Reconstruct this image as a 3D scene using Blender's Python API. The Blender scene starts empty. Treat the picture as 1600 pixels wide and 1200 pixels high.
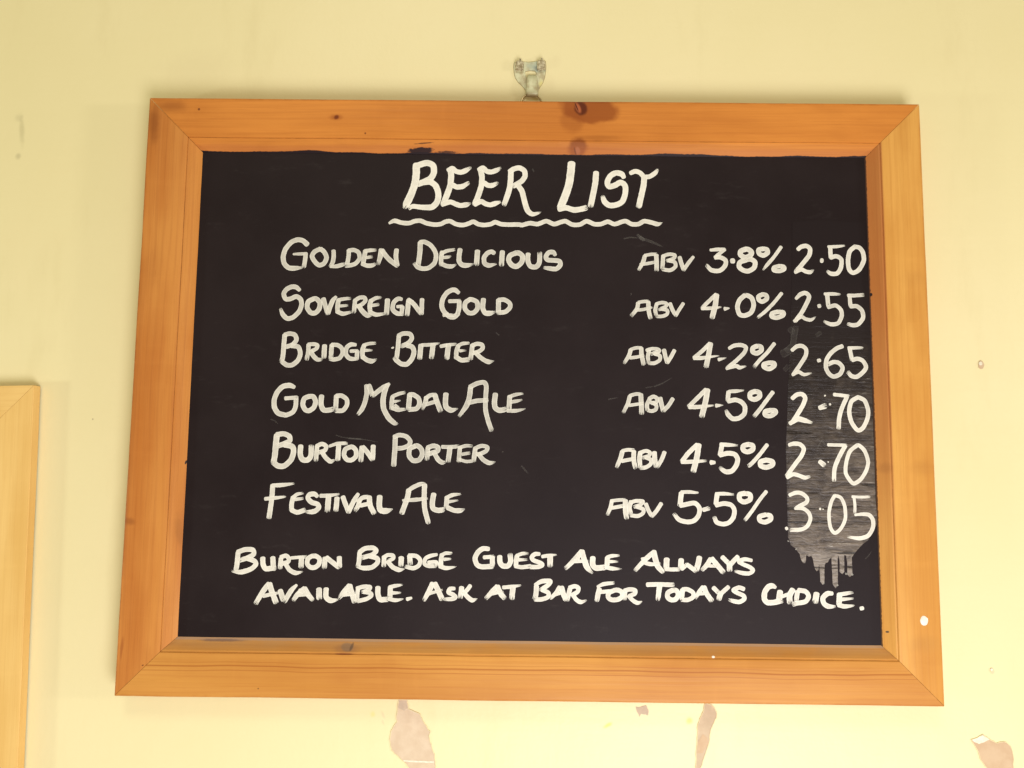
import bpy, math, random
import numpy as np
from mathutils import Vector, noise
R = math.radians
S = bpy.context.scene
# ---------------------------------------------------------------- camera, light, exposure
cam_d = bpy.data.cameras.new("camera"); cam = bpy.data.objects.new("camera", cam_d)
S.collection.objects.link(cam); S.camera = cam
cam.location = (-.01537704, -1.02158329, -.10222305)
cam.rotation_euler = (1.68007811, -.0111475, .00531412)
cam_d.sensor_width = 36; cam_d.lens = 30.375; cam_d.clip_start = .02; cam_d.clip_end = 50
S.view_settings.view_transform = 'Standard'; S.view_settings.look = 'None'
S.view_settings.exposure = .01; S.view_settings.gamma = 1
W = bpy.data.worlds.new("World"); S.world = W; W.use_nodes = True
W.node_tree.nodes["Background"].inputs[0].default_value = (1, .86, .46, 1)
W.node_tree.nodes["Background"].inputs[1].default_value = .40

def area(name, loc, target, size, power, col):
    l = bpy.data.lights.new(name, 'AREA'); l.shape = 'DISK'; l.size = size; l.energy = power; l.color = col
    o = bpy.data.objects.new(name, l); S.collection.objects.link(o); o.location = loc
    o.rotation_euler = (Vector(target) - Vector(loc)).to_track_quat('-Z', 'Y').to_euler()
area("side_lamp", (3.6, -1.40, .10), (0, 0, 0), .34, 28, (1, .95, .89))
area("room_lamp", (.45, -1.45, -1.02), (-.02, 0, -.50), 1.0, 28, (1, .955, 1))
area("ceiling_lamp", (-.3, -2.3, 1.9), (0, 0, 0), .8, 15, (1, .95, .82))
area("left_lamp", (-2.3, -.80, -.35), (-.5, 0, -.25), .16, 8, (.93, 1, .86))

# ---------------------------------------------------------------- helpers
def link(o, parent=None):
    S.collection.objects.link(o)
    if parent: o.parent = parent
    return o
def tag(o, label=None, cat=None, kind=None, group=None):
    if label: o['label'] = label
    if cat: o['category'] = cat
    if kind: o['kind'] = kind
    if group: o['group'] = group
    return o
def mesh(name, V, F, mat, parent=None, uv=None, uv2=None, smooth=False):
    me = bpy.data.meshes.new(name); me.from_pydata(V, [], F)
    if uv is not None:
        for nm, data in (('UVMap', uv), ('tip', uv2)):
            if data is None: continue
            L = me.uv_layers.new(name=nm)
            idx = np.zeros(len(me.loops), dtype=np.int32); me.loops.foreach_get('vertex_index', idx)
            L.data.foreach_set('uv', np.array(data, dtype=np.float32)[idx].ravel())
    me.materials.append(mat)
    if smooth: me.polygons.foreach_set('use_smooth', [True]*len(me.polygons))
    me.update()
    return link(bpy.data.objects.new(name, me), parent)
def empty(name, loc):
    o = bpy.data.objects.new(name, None); o.location = loc; o.empty_display_size = .05
    return link(o)

class N:
    """small node-graph writer"""
    def __init__(s, name):
        s.m = bpy.data.materials.new(name); s.m.use_nodes = True; s.t = s.m.node_tree
        s.b = s.t.nodes['Principled BSDF']; s.out = s.t.nodes['Material Output']
    def node(s, typ, ins=None, **kw):
        n = s.t.nodes.new('ShaderNode' + typ)
        for k, v in kw.items(): setattr(n, k, v)
        for k, v in (ins or {}).items(): s.set(n, k, v)
        return n
    def set(s, n, k, v):
        i = n.inputs[k]
        if isinstance(v, bpy.types.NodeSocket): s.t.links.new(v, i)
        elif isinstance(v, bpy.types.Node): s.t.links.new(v.outputs[0], i)
        else: i.default_value = v
    def bs(s, k, v): s.set(s.b, k, v)
    def math(s, op, a, b=0., c=0., clamp=False):
        return s.node('Math', {0: a, 1: b, 2: c}, operation=op, use_clamp=clamp)
    def smooth(s, x, a, b, lo=0., hi=1.):
        return s.node('MapRange', {0: x, 1: a, 2: b, 3: lo, 4: hi}, interpolation_type='SMOOTHSTEP').outputs[0]
    def noise(s, vec, scale, detail=3, rough=.55, dist=0.):
        return s.node('TexNoise', {'Vector': vec, 'Scale': scale, 'Detail': detail, 'Roughness': rough, 'Distortion': dist}).outputs[0]
    def mapv(s, vec, sc=(1, 1, 1), loc=(0, 0, 0), rot=(0, 0, 0)):
        return s.node('Mapping', {'Vector': vec, 'Scale': sc, 'Location': loc, 'Rotation': rot}).outputs[0]
    def mix(s, f, a, b, typ='MIX'):
        n = s.node('Mix', None, data_type='RGBA', blend_type=typ)
        s.set(n, 0, f)
        for k, v in ((6, a), (7, b)):
            s.set(n, k, v if not isinstance(v, tuple) else tuple(v)[:3] + (1,))
        return n.outputs[2]
    def coord(s, k='Object'): return s.node('TexCoord').outputs[k]
    def blob(s, cx, cz, rx, rz, ang=0, soft=.5, wob=.35, ws=120):
        """soft irregular patch around a point of the object's own x-z plane: 1 inside, 0 outside"""
        p = s.mapv(s.coord(), loc=(-cx, 0, -cz))
        p = s.mapv(p, rot=(0, R(ang), 0))
        p = s.node('VectorMath', {0: p, 1: (1/rx, 0, 1/rz)}, operation='MULTIPLY').outputs[0]
        L = s.node('VectorMath', {0: p}, operation='LENGTH').outputs['Value']
        n = s.noise(s.coord(), ws, 2)
        L = s.math('ADD', L, s.math('MULTIPLY', s.math('SUBTRACT', n, .5), wob*2))
        return s.smooth(L, 1-soft, 1+soft*.3, 1., 0.)
    def bump(s, h, strength=.3, dist=.001):
        n = s.node('Bump', {'Height': h, 'Strength': strength, 'Distance': dist}); s.bs('Normal', n.outputs[0]); return n

# ---------------------------------------------------------------- materials
def wall_mat():
    n = N('painted_plaster'); c = n.coord()
    a = n.noise(c, 1.7, 4, .6); b = n.noise(c, 9, 4, .6)
    col = n.mix(n.smooth(a, .3, .7), (.800, .720, .415), (.835, .75, .455))
    col = n.mix(n.math('MULTIPLY', n.smooth(b, .5, .8), .25), col, (.80, .70, .40))
    for cx, cz, rx, rz, ang, k, cc in ((-.630, .318, .004, .022, 6, .35, (.42, .38, .2)), (-.632, .285, .004, .005, 0, .45, (.42, .38, .22)),
            (-.6345, .334, .006, .006, 0, .25, (.42, .38, .22)), (.0915, -.380, .0065, .0028, 28, .8, (.86, .66, .12)),
            (.1843, -.374, .005, .0042, 10, .8, (.84, .64, .16)), (-.177, -.3715, .0035, .004, 0, .5, (.85, .70, .2)),
            (-.468, .247, .003, .010, 0, .35, (.5, .48, .25)), (-.5193, -.0374, .0012, .0012, 0, .7, (.3, .25, .15)),
            (.46, .19, .005, .003, 0, .5, (.45, .4, .25)), (-.165, -.372, .002, .006, 25, .25, (.45, .42, .3)),
            (-.165, -.38, .0015, .004, 20, .25, (.45, .42, .3)), (.575, .03, .09, .14, 20, .12, (.9, .84, .6)),
            (-.42, .398, .05, .03, 10, .12, (.6, .5, .3))):
        col = n.mix(n.math('MULTIPLY', n.blob(cx, cz, rx, rz, ang, .8, .3, 160), k), col, cc)
    gr = n.noise(n.mapv(c, (5, 1, 1.2)), 3.2, 5, .65)
    col = n.mix(n.math('MULTIPLY', n.smooth(gr, .54, .80), .22), col, (.62, .53, .27))
    sp = n.noise(c, 420, 2, .5)
    col = n.mix(n.math('MULTIPLY', n.smooth(sp, .74, .80), .25), col, (.50, .42, .22))
    n.bs('Base Color', col); n.bs('Roughness', .42); n.bs('Specular IOR Level', .35)
    h = n.math('ADD', n.math('MULTIPLY', n.noise(c, 240, 3, .5), .35), n.math('MULTIPLY', n.noise(c, 22, 3, .55), 1.0))
    h = n.math('ADD', h, n.math('MULTIPLY', n.noise(n.mapv(c, (1, 1, .35)), 90, 2), .35))
    h = n.math('ADD', h, n.math('MULTIPLY', n.noise(n.mapv(c, (3, 1, 40)), 1., 3, .6), .8))
    n.bump(h, .32, .0013)
    return n.m

def wood_mat(name, lo, hi, dark, marks=None, seed=0., axis=None, spec=.2):
    """UV: u runs along the rail, v across it (metres)"""
    n = N(name); uv = n.node('UVMap').outputs[0]
    c = n.mapv(uv, loc=(seed, seed*.37, 0))
    warp = n.noise(n.mapv(c, (1.2, 7, 1)), 2.2, 3, .5)
    ringc = n.math('ADD', n.math('MULTIPLY', n.node('SeparateXYZ', {0: c}).outputs[1], 1.0), n.math('MULTIPLY', warp, .022))
    ring = n.math('SINE', n.math('MULTIPLY', ringc, 780.))
    ring = n.smooth(ring, .1, 1.)
    fib = n.noise(n.mapv(c, (9, 700, 1)), 1., 4, .6)
    fib2 = n.noise(n.mapv(c, (2.2, 110, 1)), 1., 3, .6)
    big = n.noise(n.mapv(c, (3.5, 16, 1)), 1., 3, .55)
    col = n.mix(n.smooth(big, .3, .7), lo, hi)
    col = n.mix(n.math('MULTIPLY', ring, n.math('MULTIPLY', n.smooth(fib2, .3, .75), .24)), col, dark)
    col = n.mix(n.math('MULTIPLY', n.smooth(fib, .48, .75), .28), col, dark)
    col = n.mix(n.math('MULTIPLY', n.smooth(fib2, .5, .8), .22), col, tuple(min(1, v*1.25) for v in hi))
    blot = n.noise(n.mapv(c, (11, 22, 1)), 1., 2, .5)
    col = n.mix(n.math('MULTIPLY', n.smooth(blot, .55, .8), .25), col, dark)
    pore = n.noise(n.mapv(c, (38, 1500, 1)), 1., 2, .6)
    col = n.mix(n.math('MULTIPLY', n.smooth(pore, .60, .78), .38), col, dark)
    ray = n.noise(n.mapv(c, (60, 9, 1)), 1., 3, .6)
    col = n.mix(n.math('MULTIPLY', n.smooth(ray, .52, .8), .09), col, tuple(min(1, v*1.22) for v in hi))
    if axis is not None:
        d = n.math('ABSOLUTE', n.node('SeparateXYZ', {0: n.coord()}).outputs[axis])
        cr, ou = ((.4115, .460) if axis == 0 else (.2985, .3471))
        gr = n.noise(n.coord(), 45, 4, .7)
        line = n.smooth(n.math('ABSOLUTE', n.math('SUBTRACT', d, cr)), .0001, .0007, 1., 0.)
        col = n.mix(n.math('MULTIPLY', line, n.smooth(gr, .3, .7, .08, .5)), col, (.14, .05, .015))
        col = n.mix(n.math('MULTIPLY', n.smooth(d, ou-.004, ou), n.smooth(gr, .35, .7, .1, .6)), col, dark)
    if marks: col = marks(n, col)
    n.bs('Base Color', col); n.bs('Roughness', n.smooth(fib2, .2, .8, .34, .5)); n.bs('Specular IOR Level', spec)
    h = n.math('ADD', n.math('MULTIPLY', fib, -.6), n.math('MULTIPLY', ring, -.4))
    n.bump(h, .25, .0004)
    return n.m

def xz(n):
    s = n.node('SeparateXYZ', {0: n.coord()}); return s.outputs[0], s.outputs[2]

def marks_top(n, col):
    x, z = xz(n)
    M = lambda b, k: n.math('MULTIPLY', b, k)
    col = n.mix(M(n.blob(.066, .338, .038, .019, -8, .22, .22, 60), .78), col, (.27, .065, .014))
    col = n.mix(M(n.blob(.046, .322, .015, .017, 25, .4, .2, 60), .35), col, (.27, .065, .014))
    col = n.mix(M(n.blob(.0565, .338, .0085, .010, 20, .35, .15), .9), col, (.09, .017, .008))
    col = n.mix(M(n.blob(.0535, .3385, .0034, .0075, 22, .5, .1), .9), col, (.42, .12, .045))
    col = n.mix(M(n.blob(.0515, .340, .0009, .007, 22, .5, .1), .9), col, (.05, .012, .008))
    col = n.mix(M(n.blob(.0535, .292, .013, .011, 0, .45, .25), .8), col, (.22, .055, .014))
    col = n.mix(M(n.blob(.0535, .2885, .0035, .0045, 20, .4, .1), .9), col, (.40, .15, .075))
    col = n.mix(M(n.blob(.0505, .2880, .0012, .005, 20, .5, .1), .8), col, (.07, .02, .012))
    col = n.mix(M(n.blob(.078, .302, .03, .004, 0, .7, .3), .35), col, (.25, .07, .015))
    col = n.mix(M(n.blob(-.2356, .3247, .0095, .0042, 0, .7, .2), .55), col, (.30, .07, .014))
    col = n.mix(M(n.blob(-.2350, .3247, .0035, .0030, 30, .6, .2), .85), col, (.14, .025, .01))
    col = n.mix(M(n.blob(-.4350, .3365, .026, .010, 0, .8, .3, 50), .55), col, (.28, .085, .02))
    col = n.mix(M(n.blob(-.4, .333, .0016, .0018, 0, .5, .2), .8), col, (.12, .03, .015))
    col = n.mix(M(n.blob(-.2, .305, .0012, .0014, 0, .5, .2), .8), col, (.12, .03, .015))
    # reddish stain towards the panel
    col = n.mix(M(n.smooth(n.math('ADD', z, M(n.noise(n.mapv(n.coord(), (9, 1, 1)), 1., 2), .010)), .2945, .2995, 1., 0.), .35), col, (.43, .13, .05))
    # black board paint: the daub and the ragged overrun along the lower edge
    col = n.mix(M(n.blob(-.1345, .2872, .0165, .0036, 3, .25, .38, 230), .98), col, (.022, .012, .016))
    col = n.mix(M(n.blob(-.104, .2860, .013, .0016, 0, .5, .5, 330), .85), col, (.022, .012, .016))
    col = n.mix(M(n.blob(-.130, .2945, .013, .0008, 4, .5, .35, 200), .75), col, (.05, .02, .015))
    v = n.node('CombineXYZ', {0: x}).outputs[0]
    edge = n.math('ADD', M(n.noise(v, 9, 2, .5), .0100), M(n.noise(v, 150, 4, .75), .0022))
    zz = n.math('SUBTRACT', z, edge)
    col = n.mix(n.smooth(zz, .2788, .2796, 1., 0.), col, (.02, .012, .016))
    return col
def marks_bottom(n, col):
    x, z = xz(n); M = lambda b, k: n.math('MULTIPLY', b, k)
    col = n.mix(M(n.blob(-.204, -.2935, .017, .0055, 0, .6, .2), .55), col, (.34, .14, .05))
    col = n.mix(M(n.blob(-.2035, -.2920, .0075, .0048, -6, .35, .1), .8), col, (.26, .15, .085))
    col = n.mix(M(n.blob(-.1985, -.2915, .0018, .0048, -20, .5, .1), .8), col, (.10, .05, .03))
    col = n.mix(M(n.blob(-.206, -.2988, .012, .0012, 0, .5, .2), .7), col, (.20, .05, .02))
    col = n.mix(M(n.blob(-.30, -.337, .0009, .0009, 0, .5, .2), .8), col, (.1, .04, .02))
    # one dark growth line that runs the whole rail
    w = M(n.noise(n.node('CombineXYZ', {0: x}).outputs[0], 5, 2), .010)
    for z0, th, k in ((-.3135, .0009, .75), (-.3185, .0006, .5), (-.3095, .0005, .35)):
        d = n.math('ABSOLUTE', n.math('SUBTRACT', n.math('ADD', z, w), z0 + .005))
        col = n.mix(M(n.smooth(d, 0., th*1.6, 1., 0.), k), col, (.36, .11, .02))
    # wiped chalk dust on the ledge
    d = n.noise(n.mapv(n.coord(), (20, 1, 60)), 1., 3)
    col = n.mix(M(M(n.smooth(z, -.3000, -.2875), n.smooth(d, .15, .6)), .34), col, (.36, .24, .15))
    e = M(n.noise(n.mapv(n.coord(), (1, 0, 0)), 330, 3, .7), .0022)
    col = n.mix(M(n.smooth(n.math('ADD', z, e), -.2860, -.2850), .42), col, (.36, .29, .25))
    col = n.mix(M(n.blob(-.345, -.2868, .030, .0016, 0, .6, .3), .6), col, (.10, .075, .09))
    col = n.mix(n.blob(.2058, -.2970, .0018, .0013, 0, .4, .2), col, (.86, .82, .72))
    return col
def marks_left(n, col):
    M = lambda b, k: n.math('MULTIPLY', b, k)
    col = n.mix(M(n.blob(-.4525, .315, .0075, .030, 0, .8, .4, 60), .65), col, (.24, .07, .016))
    col = n.mix(M(n.blob(-.455, -.155, .009, .005, -12, .8, .3), .5), col, (.24, .07, .018))
    col = n.mix(M(n.blob(-.4565, -.03, .003, .22, 0, .8, .5, 30), .25), col, (.30, .09, .02))
    col = n.mix(M(n.blob(-.4005, -.165, .0045, .020, 8, .6, .3), .40), col, (.34, .13, .03))
    col = n.mix(n.blob(-.3975, -.0875, .0012, .0028, -14, .4, .2), col, (.03, .02, .02))
    col = n.mix(M(n.blob(-.430, -.3135, .0014, .0009, 20, .5, .2), .8), col, (.12, .03, .015))
    col = n.mix(M(n.blob(-.4545, -.295, .002, .016, -3, .6, .4), .5), col, (.30, .08, .02))
    return col
def marks_right(n, col):
    x, z = xz(n); M = lambda b, k: n.math('MULTIPLY', b, k)
    # rebate tinted redder and darker than the face: shade painted in, fading downwards
    col = n.mix(M(n.smooth(x, .4125, .4138, 1., 0.), M(n.smooth(z, -.33, .05), .62)), col, (.36, .095, .035))
    for cz, rz, k in ((.135, .012, .15), (-.085, .010, .22)):
        col = n.mix(M(n.blob(.4465, cz, .018, rz, 0, .8, .3), k), col, (.38, .15, .035))
    col = n.mix(M(n.blob(.405, -.085, .008, .008, 0, .8, .3), .22), col, (.16, .045, .02))
    col = n.mix(M(n.blob(.440, -.28, .022, .011, 0, .8, .3), .25), col, (.42, .20, .05))
    col = n.mix(n.blob(.4025, -.2683, .0018, .0012, 10, .4, .3), col, (.10, .07, .05))
    col = n.mix(n.blob(.3985, .1175, .0016, .0022, 0, .3, .3), col, (.02, .012, .016))
    e = M(n.noise(n.mapv(n.coord(), (0, 0, 1)), 210, 3, .7), .0022)
    col = n.mix(M(n.smooth(n.math('ADD', x, e), .3988, .3996, 1., 0.), .9), col, (.03, .015, .015))
    return col

LO, HI, DK = (.54, .190, .038), (.66, .285, .066), (.36, .105, .020)
LO2, HI2 = (.51, .212, .042), (.62, .292, .066)
M_wall = wall_mat()
M_top = wood_mat('stained_pine_top', LO, (.68, .262, .054), DK, marks_top, .3, 2, .10)
M_bot = wood_mat('stained_pine_bottom', LO2, HI2, (.42, .14, .03), marks_bottom, 3.1, 2)
M_lft = wood_mat('stained_pine_left', (.49, .168, .034), (.63, .270, .064), (.30, .085, .018), marks_left, 6.7, 0)
M_rgt = wood_mat('stained_pine_right', (.60, .275, .058), (.74, .395, .100), (.42, .15, .025), marks_right, 9.4, 0)
M_pale = wood_mat('pale_pine', (.74, .46, .145), (.84, .57, .215), (.60, .33, .09), None, 13.3)

def panel_mat():
    n = N('blackboard_paint'); c = n.coord()
    a = n.noise(c, 7, 4, .6); f = n.noise(c, 900, 2, .6)
    col = n.mix(n.smooth(a, .3, .7), (.0098, .0046, .0066), (.0145, .0082, .0100))
    col = n.mix(n.math('MULTIPLY', n.smooth(n.noise(n.mapv(c, (1, 1, 3.)), 26, 5, .7), .58, .8), .18), col, (.07, .06, .06))
    col = n.mix(n.math('MULTIPLY', n.smooth(f, .55, .9), .35), col, (.045, .036, .04))
    n.bs('Base Color', col); n.bs('Roughness', n.smooth(a, .3, .7, .50, .58)); n.bs('Specular IOR Level', .2)
    n.bump(n.math('ADD', f, n.math('MULTIPLY', n.noise(n.mapv(c, (300, 1, 60)), 1., 2), .5)), .22, .0003)
    return n.m
M_panel = panel_mat()

def gloss_mat():
    """glossy over-painted strip: the grain of the wood underneath shows in relief"""
    n = N('glossy_black_paint'); c = n.coord(); x, z = xz(n)
    g = n.noise(n.mapv(c, (22, 1, 300)), 1., 5, .66, .5)
    g3 = n.noise(n.mapv(c, (45, 1, 120)), 1., 4, .65, 1.2)
    g2 = n.noise(n.mapv(c, (5, 1, 95)), 1., 4, .62, .7)
    crack = n.smooth(g2, .335, .365, 1., 0.)
    cloud = n.noise(c, 38, 4, .62)
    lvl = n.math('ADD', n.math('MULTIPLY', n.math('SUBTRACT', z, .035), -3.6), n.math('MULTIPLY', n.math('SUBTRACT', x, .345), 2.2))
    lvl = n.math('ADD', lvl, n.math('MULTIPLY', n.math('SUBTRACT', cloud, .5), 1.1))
    painted_glare = n.math('MULTIPLY', n.smooth(lvl, -.05, .95), n.smooth(n.math('ADD', n.math('MULTIPLY', g, .5), n.math('MULTIPLY', g3, .5)), .36, .62, .25, 1.))
    col = n.mix(painted_glare, (.0110, .0058, .0078), (.185, .148, .120))  # glare painted into the colour, growing paler towards the lower right
    col = n.mix(n.math('MULTIPLY', n.smooth(z, -.176, -.186), n.smooth(g3, .3, .6, .15, .75)), col, (.30, .26, .23))
    col = n.mix(n.smooth(n.math('ADD', x, n.math('MULTIPLY', g3, .014)), .306, .3005), col, (.028, .020, .020))
    col = n.mix(n.math('MULTIPLY', crack, n.smooth(z, .12, -.02, 0., .85)), col, (.012, .008, .008))
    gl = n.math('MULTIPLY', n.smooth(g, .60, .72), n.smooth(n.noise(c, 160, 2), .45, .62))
    col = n.mix(n.math('MULTIPLY', n.math('MULTIPLY', gl, n.smooth(x, .28, .375)), n.smooth(z, .09, -.10)), col, (.50, .47, .44))  # pale glints painted along the grain, more of them at lower right
    n.bs('Base Color', col); n.bs('Roughness', n.smooth(z, .16, .0, .55, .36)); n.bs('Specular IOR Level', n.smooth(z, .16, -.02, .2, .5))
    h = n.math('ADD', n.math('ADD', g, g3), n.math('MULTIPLY', crack, -1.5))
    n.bump(h, n.smooth(z, .15, -.02, .04, .8), .0009)
    return n.m
M_gloss = gloss_mat()

def chalk_mat():
    n = N('white_signwriting_paint')
    uv = n.node('SeparateXYZ', {0: n.node('UVMap', uv_map='UVMap').outputs[0]})
    u, v = uv.outputs[0], uv.outputs[1]
    tip = n.node('SeparateXYZ', {0: n.node('UVMap', uv_map='tip').outputs[0]}).outputs[0]
    e = n.math('ABSOLUTE', n.math('SUBTRACT', n.math('MULTIPLY', u, 2.), 1.))
    op = n.node('Attribute', attribute_type='OBJECT', attribute_name='opacity').outputs['Fac']
    st = n.noise(n.node('CombineXYZ', {0: n.math('MULTIPLY', u, 7.), 1: n.math('MULTIPLY', v, 90.)}).outputs[0], 1., 3, .6)
    cl = n.noise(n.coord(), 110, 3, .6)
    rim = n.smooth(n.math('ADD', e, n.math('MULTIPLY', n.math('SUBTRACT', cl, .5), .3)), .60, .88)
    lo = n.math('MAXIMUM', n.math('MULTIPLY_ADD', op, 2.0, -.99), n.math('MULTIPLY', op, .45))
    hi = n.math('MULTIPLY', op, 1.06)
    film = n.math('ADD', n.math('MULTIPLY', n.math('SUBTRACT', st, .5), .55), n.math('MULTIPLY', n.math('SUBTRACT', cl, .5), .9))
    loc = n.math('ADD', lo, n.math('MULTIPLY', film, n.math('MULTIPLY', op, .55)))
    body = n.node('Mix', {0: rim, 2: loc, 3: hi}, data_type='FLOAT').outputs[0]
    # dry, ragged ends and soft outline
    bris = n.noise(n.node('CombineXYZ', {0: n.math('MULTIPLY', u, 6.), 1: n.math('MULTIPLY', v, 25.)}).outputs[0], 1.6, 3, .7)
    dry = n.smooth(n.math('SUBTRACT', tip, n.math('MULTIPLY', n.smooth(bris, .40, .72), .0062)), -.0009, .0002)
    edge = n.smooth(n.math('ADD', e, n.math('MULTIPLY', n.noise(n.coord(), 700, 2), .18)), .96, 1.10, 1., 0.)
    al = n.math('MULTIPLY', n.math('MULTIPLY', body, dry), edge, clamp=True)
    n.bs('Base Color', n.mix(rim, (.82, .80, .73), (.90, .885, .82))); n.bs('Roughness', .45); n.bs('Alpha', n.math('MINIMUM', al, 1.))
    n.bump(n.math('ADD', n.math('MULTIPLY', n.smooth(e, .5, .8), .6), n.math('MULTIPLY', st, .4)), .25, .0003)
    return n.m
M_paint = chalk_mat()

def plain(name, col, rough=.6, metal=0., var=None, scale=60, bump=.1):
    n = N(name); c = n.coord(); a = n.noise(c, scale, 4, .6)
    n.bs('Base Color', n.mix(n.smooth(a, .35, .65), col, var or tuple(v*.85 for v in col)))
    n.bs('Roughness', rough); n.bs('Metallic', metal); n.bump(n.noise(c, scale*4, 3), bump, .0005)
    return n.m
M_plaster = plain('bare_plaster', (.63, .495, .355), .8, 0, (.70, .575, .43), 45, .35)
M_plaster_dk = plain('grey_brown_plaster', (.52, .42, .32), .8, 0, (.60, .48, .36), 90, .3)
M_plaster_md = plain('beige_plaster', (.54, .42, .29), .8, 0, (.61, .48, .34), 60, .3)
M_plaster_or = plain('orange_plaster', (.56, .395, .25), .8, 0, (.61, .45, .295), 60, .3)
M_lip = plain('paint_layer_edge', (.70, .61, .38), .6, 0, (.78, .69, .42), 200, .1)
M_white = plain('white_filler', (.85, .81, .68), .6, 0, (.75, .70, .55), 300, .3)
def hook_mat():
    n = N('overpainted_hook'); c = n.coord()
    col = n.mix(n.smooth(n.noise(c, 120, 3), .4, .65), (.60, .60, .39), (.44, .38, .22))
    col = n.mix(n.math('MULTIPLY', n.blob(.004, .405, .015, .010, 0, .9, .5, 200), .75), col, (.34, .42, .36))
    col = n.mix(n.math('MULTIPLY', n.blob(.006, .403, .006, .004, 0, .6, .5, 400), .6), col, (.10, .12, .12))
    col = n.mix(n.math('MULTIPLY', n.blob(.010, .383, .004, .006, 0, .7, .4, 200), .7), col, (.75, .66, .22))
    n.bs('Base Color', col); n.bs('Roughness', .4); n.bs('Metallic', .1)
    n.bump(n.noise(c, 300, 3), .25, .0006)
    return n.m
M_hook = hook_mat()
M_nail = plain('chipped_nail_barrel', (.76, .70, .52), .35, .3, (.30, .24, .14), 330, .3)
M_brass = plain('tarnished_brass_wire', (.55, .43, .24), .3, .9, (.40, .31, .18), 150, .1)
M_dark = plain('raw_back_board', (.20, .11, .05), .8)

# ---------------------------------------------------------------- wall
wall = mesh('wall', [(-6, 0, -2.2), (6, 0, -2.2), (6, 0, 2.2), (-6, 0, 2.2), (-6, .12, -2.2), (6, .12, -2.2), (6, .12, 2.2), (-6, .12, 2.2)],
            [(0, 1, 2, 3), (5, 4, 7, 6), (4, 5, 1, 0), (3, 2, 6, 7), (4, 0, 3, 7), (1, 5, 6, 2)], M_wall)
tag(wall, kind='structure')

def poly(name, loops, depth, y, mat, parent, bevel=0., label=None, rough=0., seed=1):
    """flat closed outline(s) given in millimetres, filled and given thickness towards the viewer"""
    cu = bpy.data.curves.new(name, 'CURVE'); cu.dimensions = '2D'; cu.fill_mode = 'BOTH'
    cu.extrude = depth/2 - bevel; cu.bevel_depth = bevel; cu.bevel_resolution = 1
    for L in loops:
        P = []
        for i in range(len(L)):
            a, b = Vector(L[i]), Vector(L[(i+1) % len(L)])
            m = 5 if rough else 1
            for k in range(m):
                q = a.lerp(b, k/m)
                if rough:
                    w = noise.noise_vector(Vector((q.x*.22, q.y*.22, seed)))*rough + noise.noise_vector(Vector((q.x*.9, q.y*.9, seed)))*rough*.5
                    q = q + w.xy
                P.append(q)
        sp = cu.splines.new('POLY'); sp.points.add(len(P)-1)
        for p, q in zip(sp.points, P): p.co = (q[0]/1000, q[1]/1000, 0, 1)
        sp.use_cyclic_u = True
    tmp = bpy.data.objects.new('tmp', cu); S.collection.objects.link(tmp)
    bpy.context.view_layer.update()
    me = bpy.data.meshes.new_from_object(tmp.evaluated_get(bpy.context.evaluated_depsgraph_get()))
    bpy.data.objects.remove(tmp)
    me.name = name
    for v in me.vertices: v.co = (v.co.x, y - v.co.z, v.co.y)
    me.flip_normals()
    me.materials.clear(); me.materials.append(mat)
    o = link(bpy.data.objects.new(name, me), parent)
    if label: o['label'] = label
    return o, [(p.x/1000, p.y/1000) for p in P]
def tube(name, P, r, mat, parent, closed=False, seg=6):
    V, F = [], []; n = len(P)
    P = [Vector(p) for p in P]
    for i, p in enumerate(P):
        a = P[(i-1) % n] if (closed or i) else p; b = P[(i+1) % n] if (closed or i < n-1) else p
        t = (b-a).normalized(); s = t.cross(Vector((0, 1, 0)))
        s = s.normalized() if s.length > 1e-6 else Vector((1, 0, 0)); q = s.cross(t)
        rr = r[i] if isinstance(r, (list, tuple)) else r
        for k in range(seg):
            an = 2*math.pi*k/seg; V.append(p + s*math.cos(an)*rr + q*math.sin(an)*rr)
    for i in range(n if closed else n-1):
        for k in range(seg):
            j = (i+1) % n
            F.append((i*seg+k, i*seg+(k+1) % seg, j*seg+(k+1) % seg, j*seg+k))
    if not closed: F += [tuple(range(seg)), tuple(range((n-1)*seg, n*seg))[::-1]]
    return mesh(name, V, F, mat, parent, smooth=True)

t1 = [(-147.6,-354),(-138,-354),(-136.4,-365.2),(-128,-368.5),(-123,-370),(-120,-377),(-115,-384),(-110.9,-391),(-111.6,-394.5),(-107.7,-408.5),(-104.5,-418.9),(-104.2,-432.9),(-100,-470),(-118,-480),(-133.4,-429.7),(-144.6,-418.7),(-154.2,-411.2),(-157,-398.6),(-155.5,-389.4),(-149.2,-379.5),(-150,-375.3),(-148.8,-365.4)]
t2 = [(202.7,-354),(210,-356),(215,-364.4),(214.9,-370),(208.2,-383.4),(206.5,-397.5),(199,-418.5),(193,-433.9),(188,-446),(190.9,-425.6),(191.8,-408.1),(193.5,-390.6),(193.6,-380.1),(197.4,-369.5),(200.4,-363.8)]
t2b = [(199.4,-388.5),(204.4,-391.9),(205.8,-398.9),(199.1,-408.8),(192.9,-409.5),(193.2,-397.6)]
t3 = [(503.3,-390.2),(510,-388.5),(516.6,-385.1),(524,-389.5),(532.1,-394),(540.1,-391.8),(548.5,-397.3),(550.2,-407.1),(550,-424.4),(548,-470),(530,-470),(521.9,-424.8),(513.1,-413.1),(510,-402)]
t3b = [(504.5,-390.4),(516.6,-385.6),(524,-390),(518,-392.8),(512,-395.2),(507,-393)]
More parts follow.
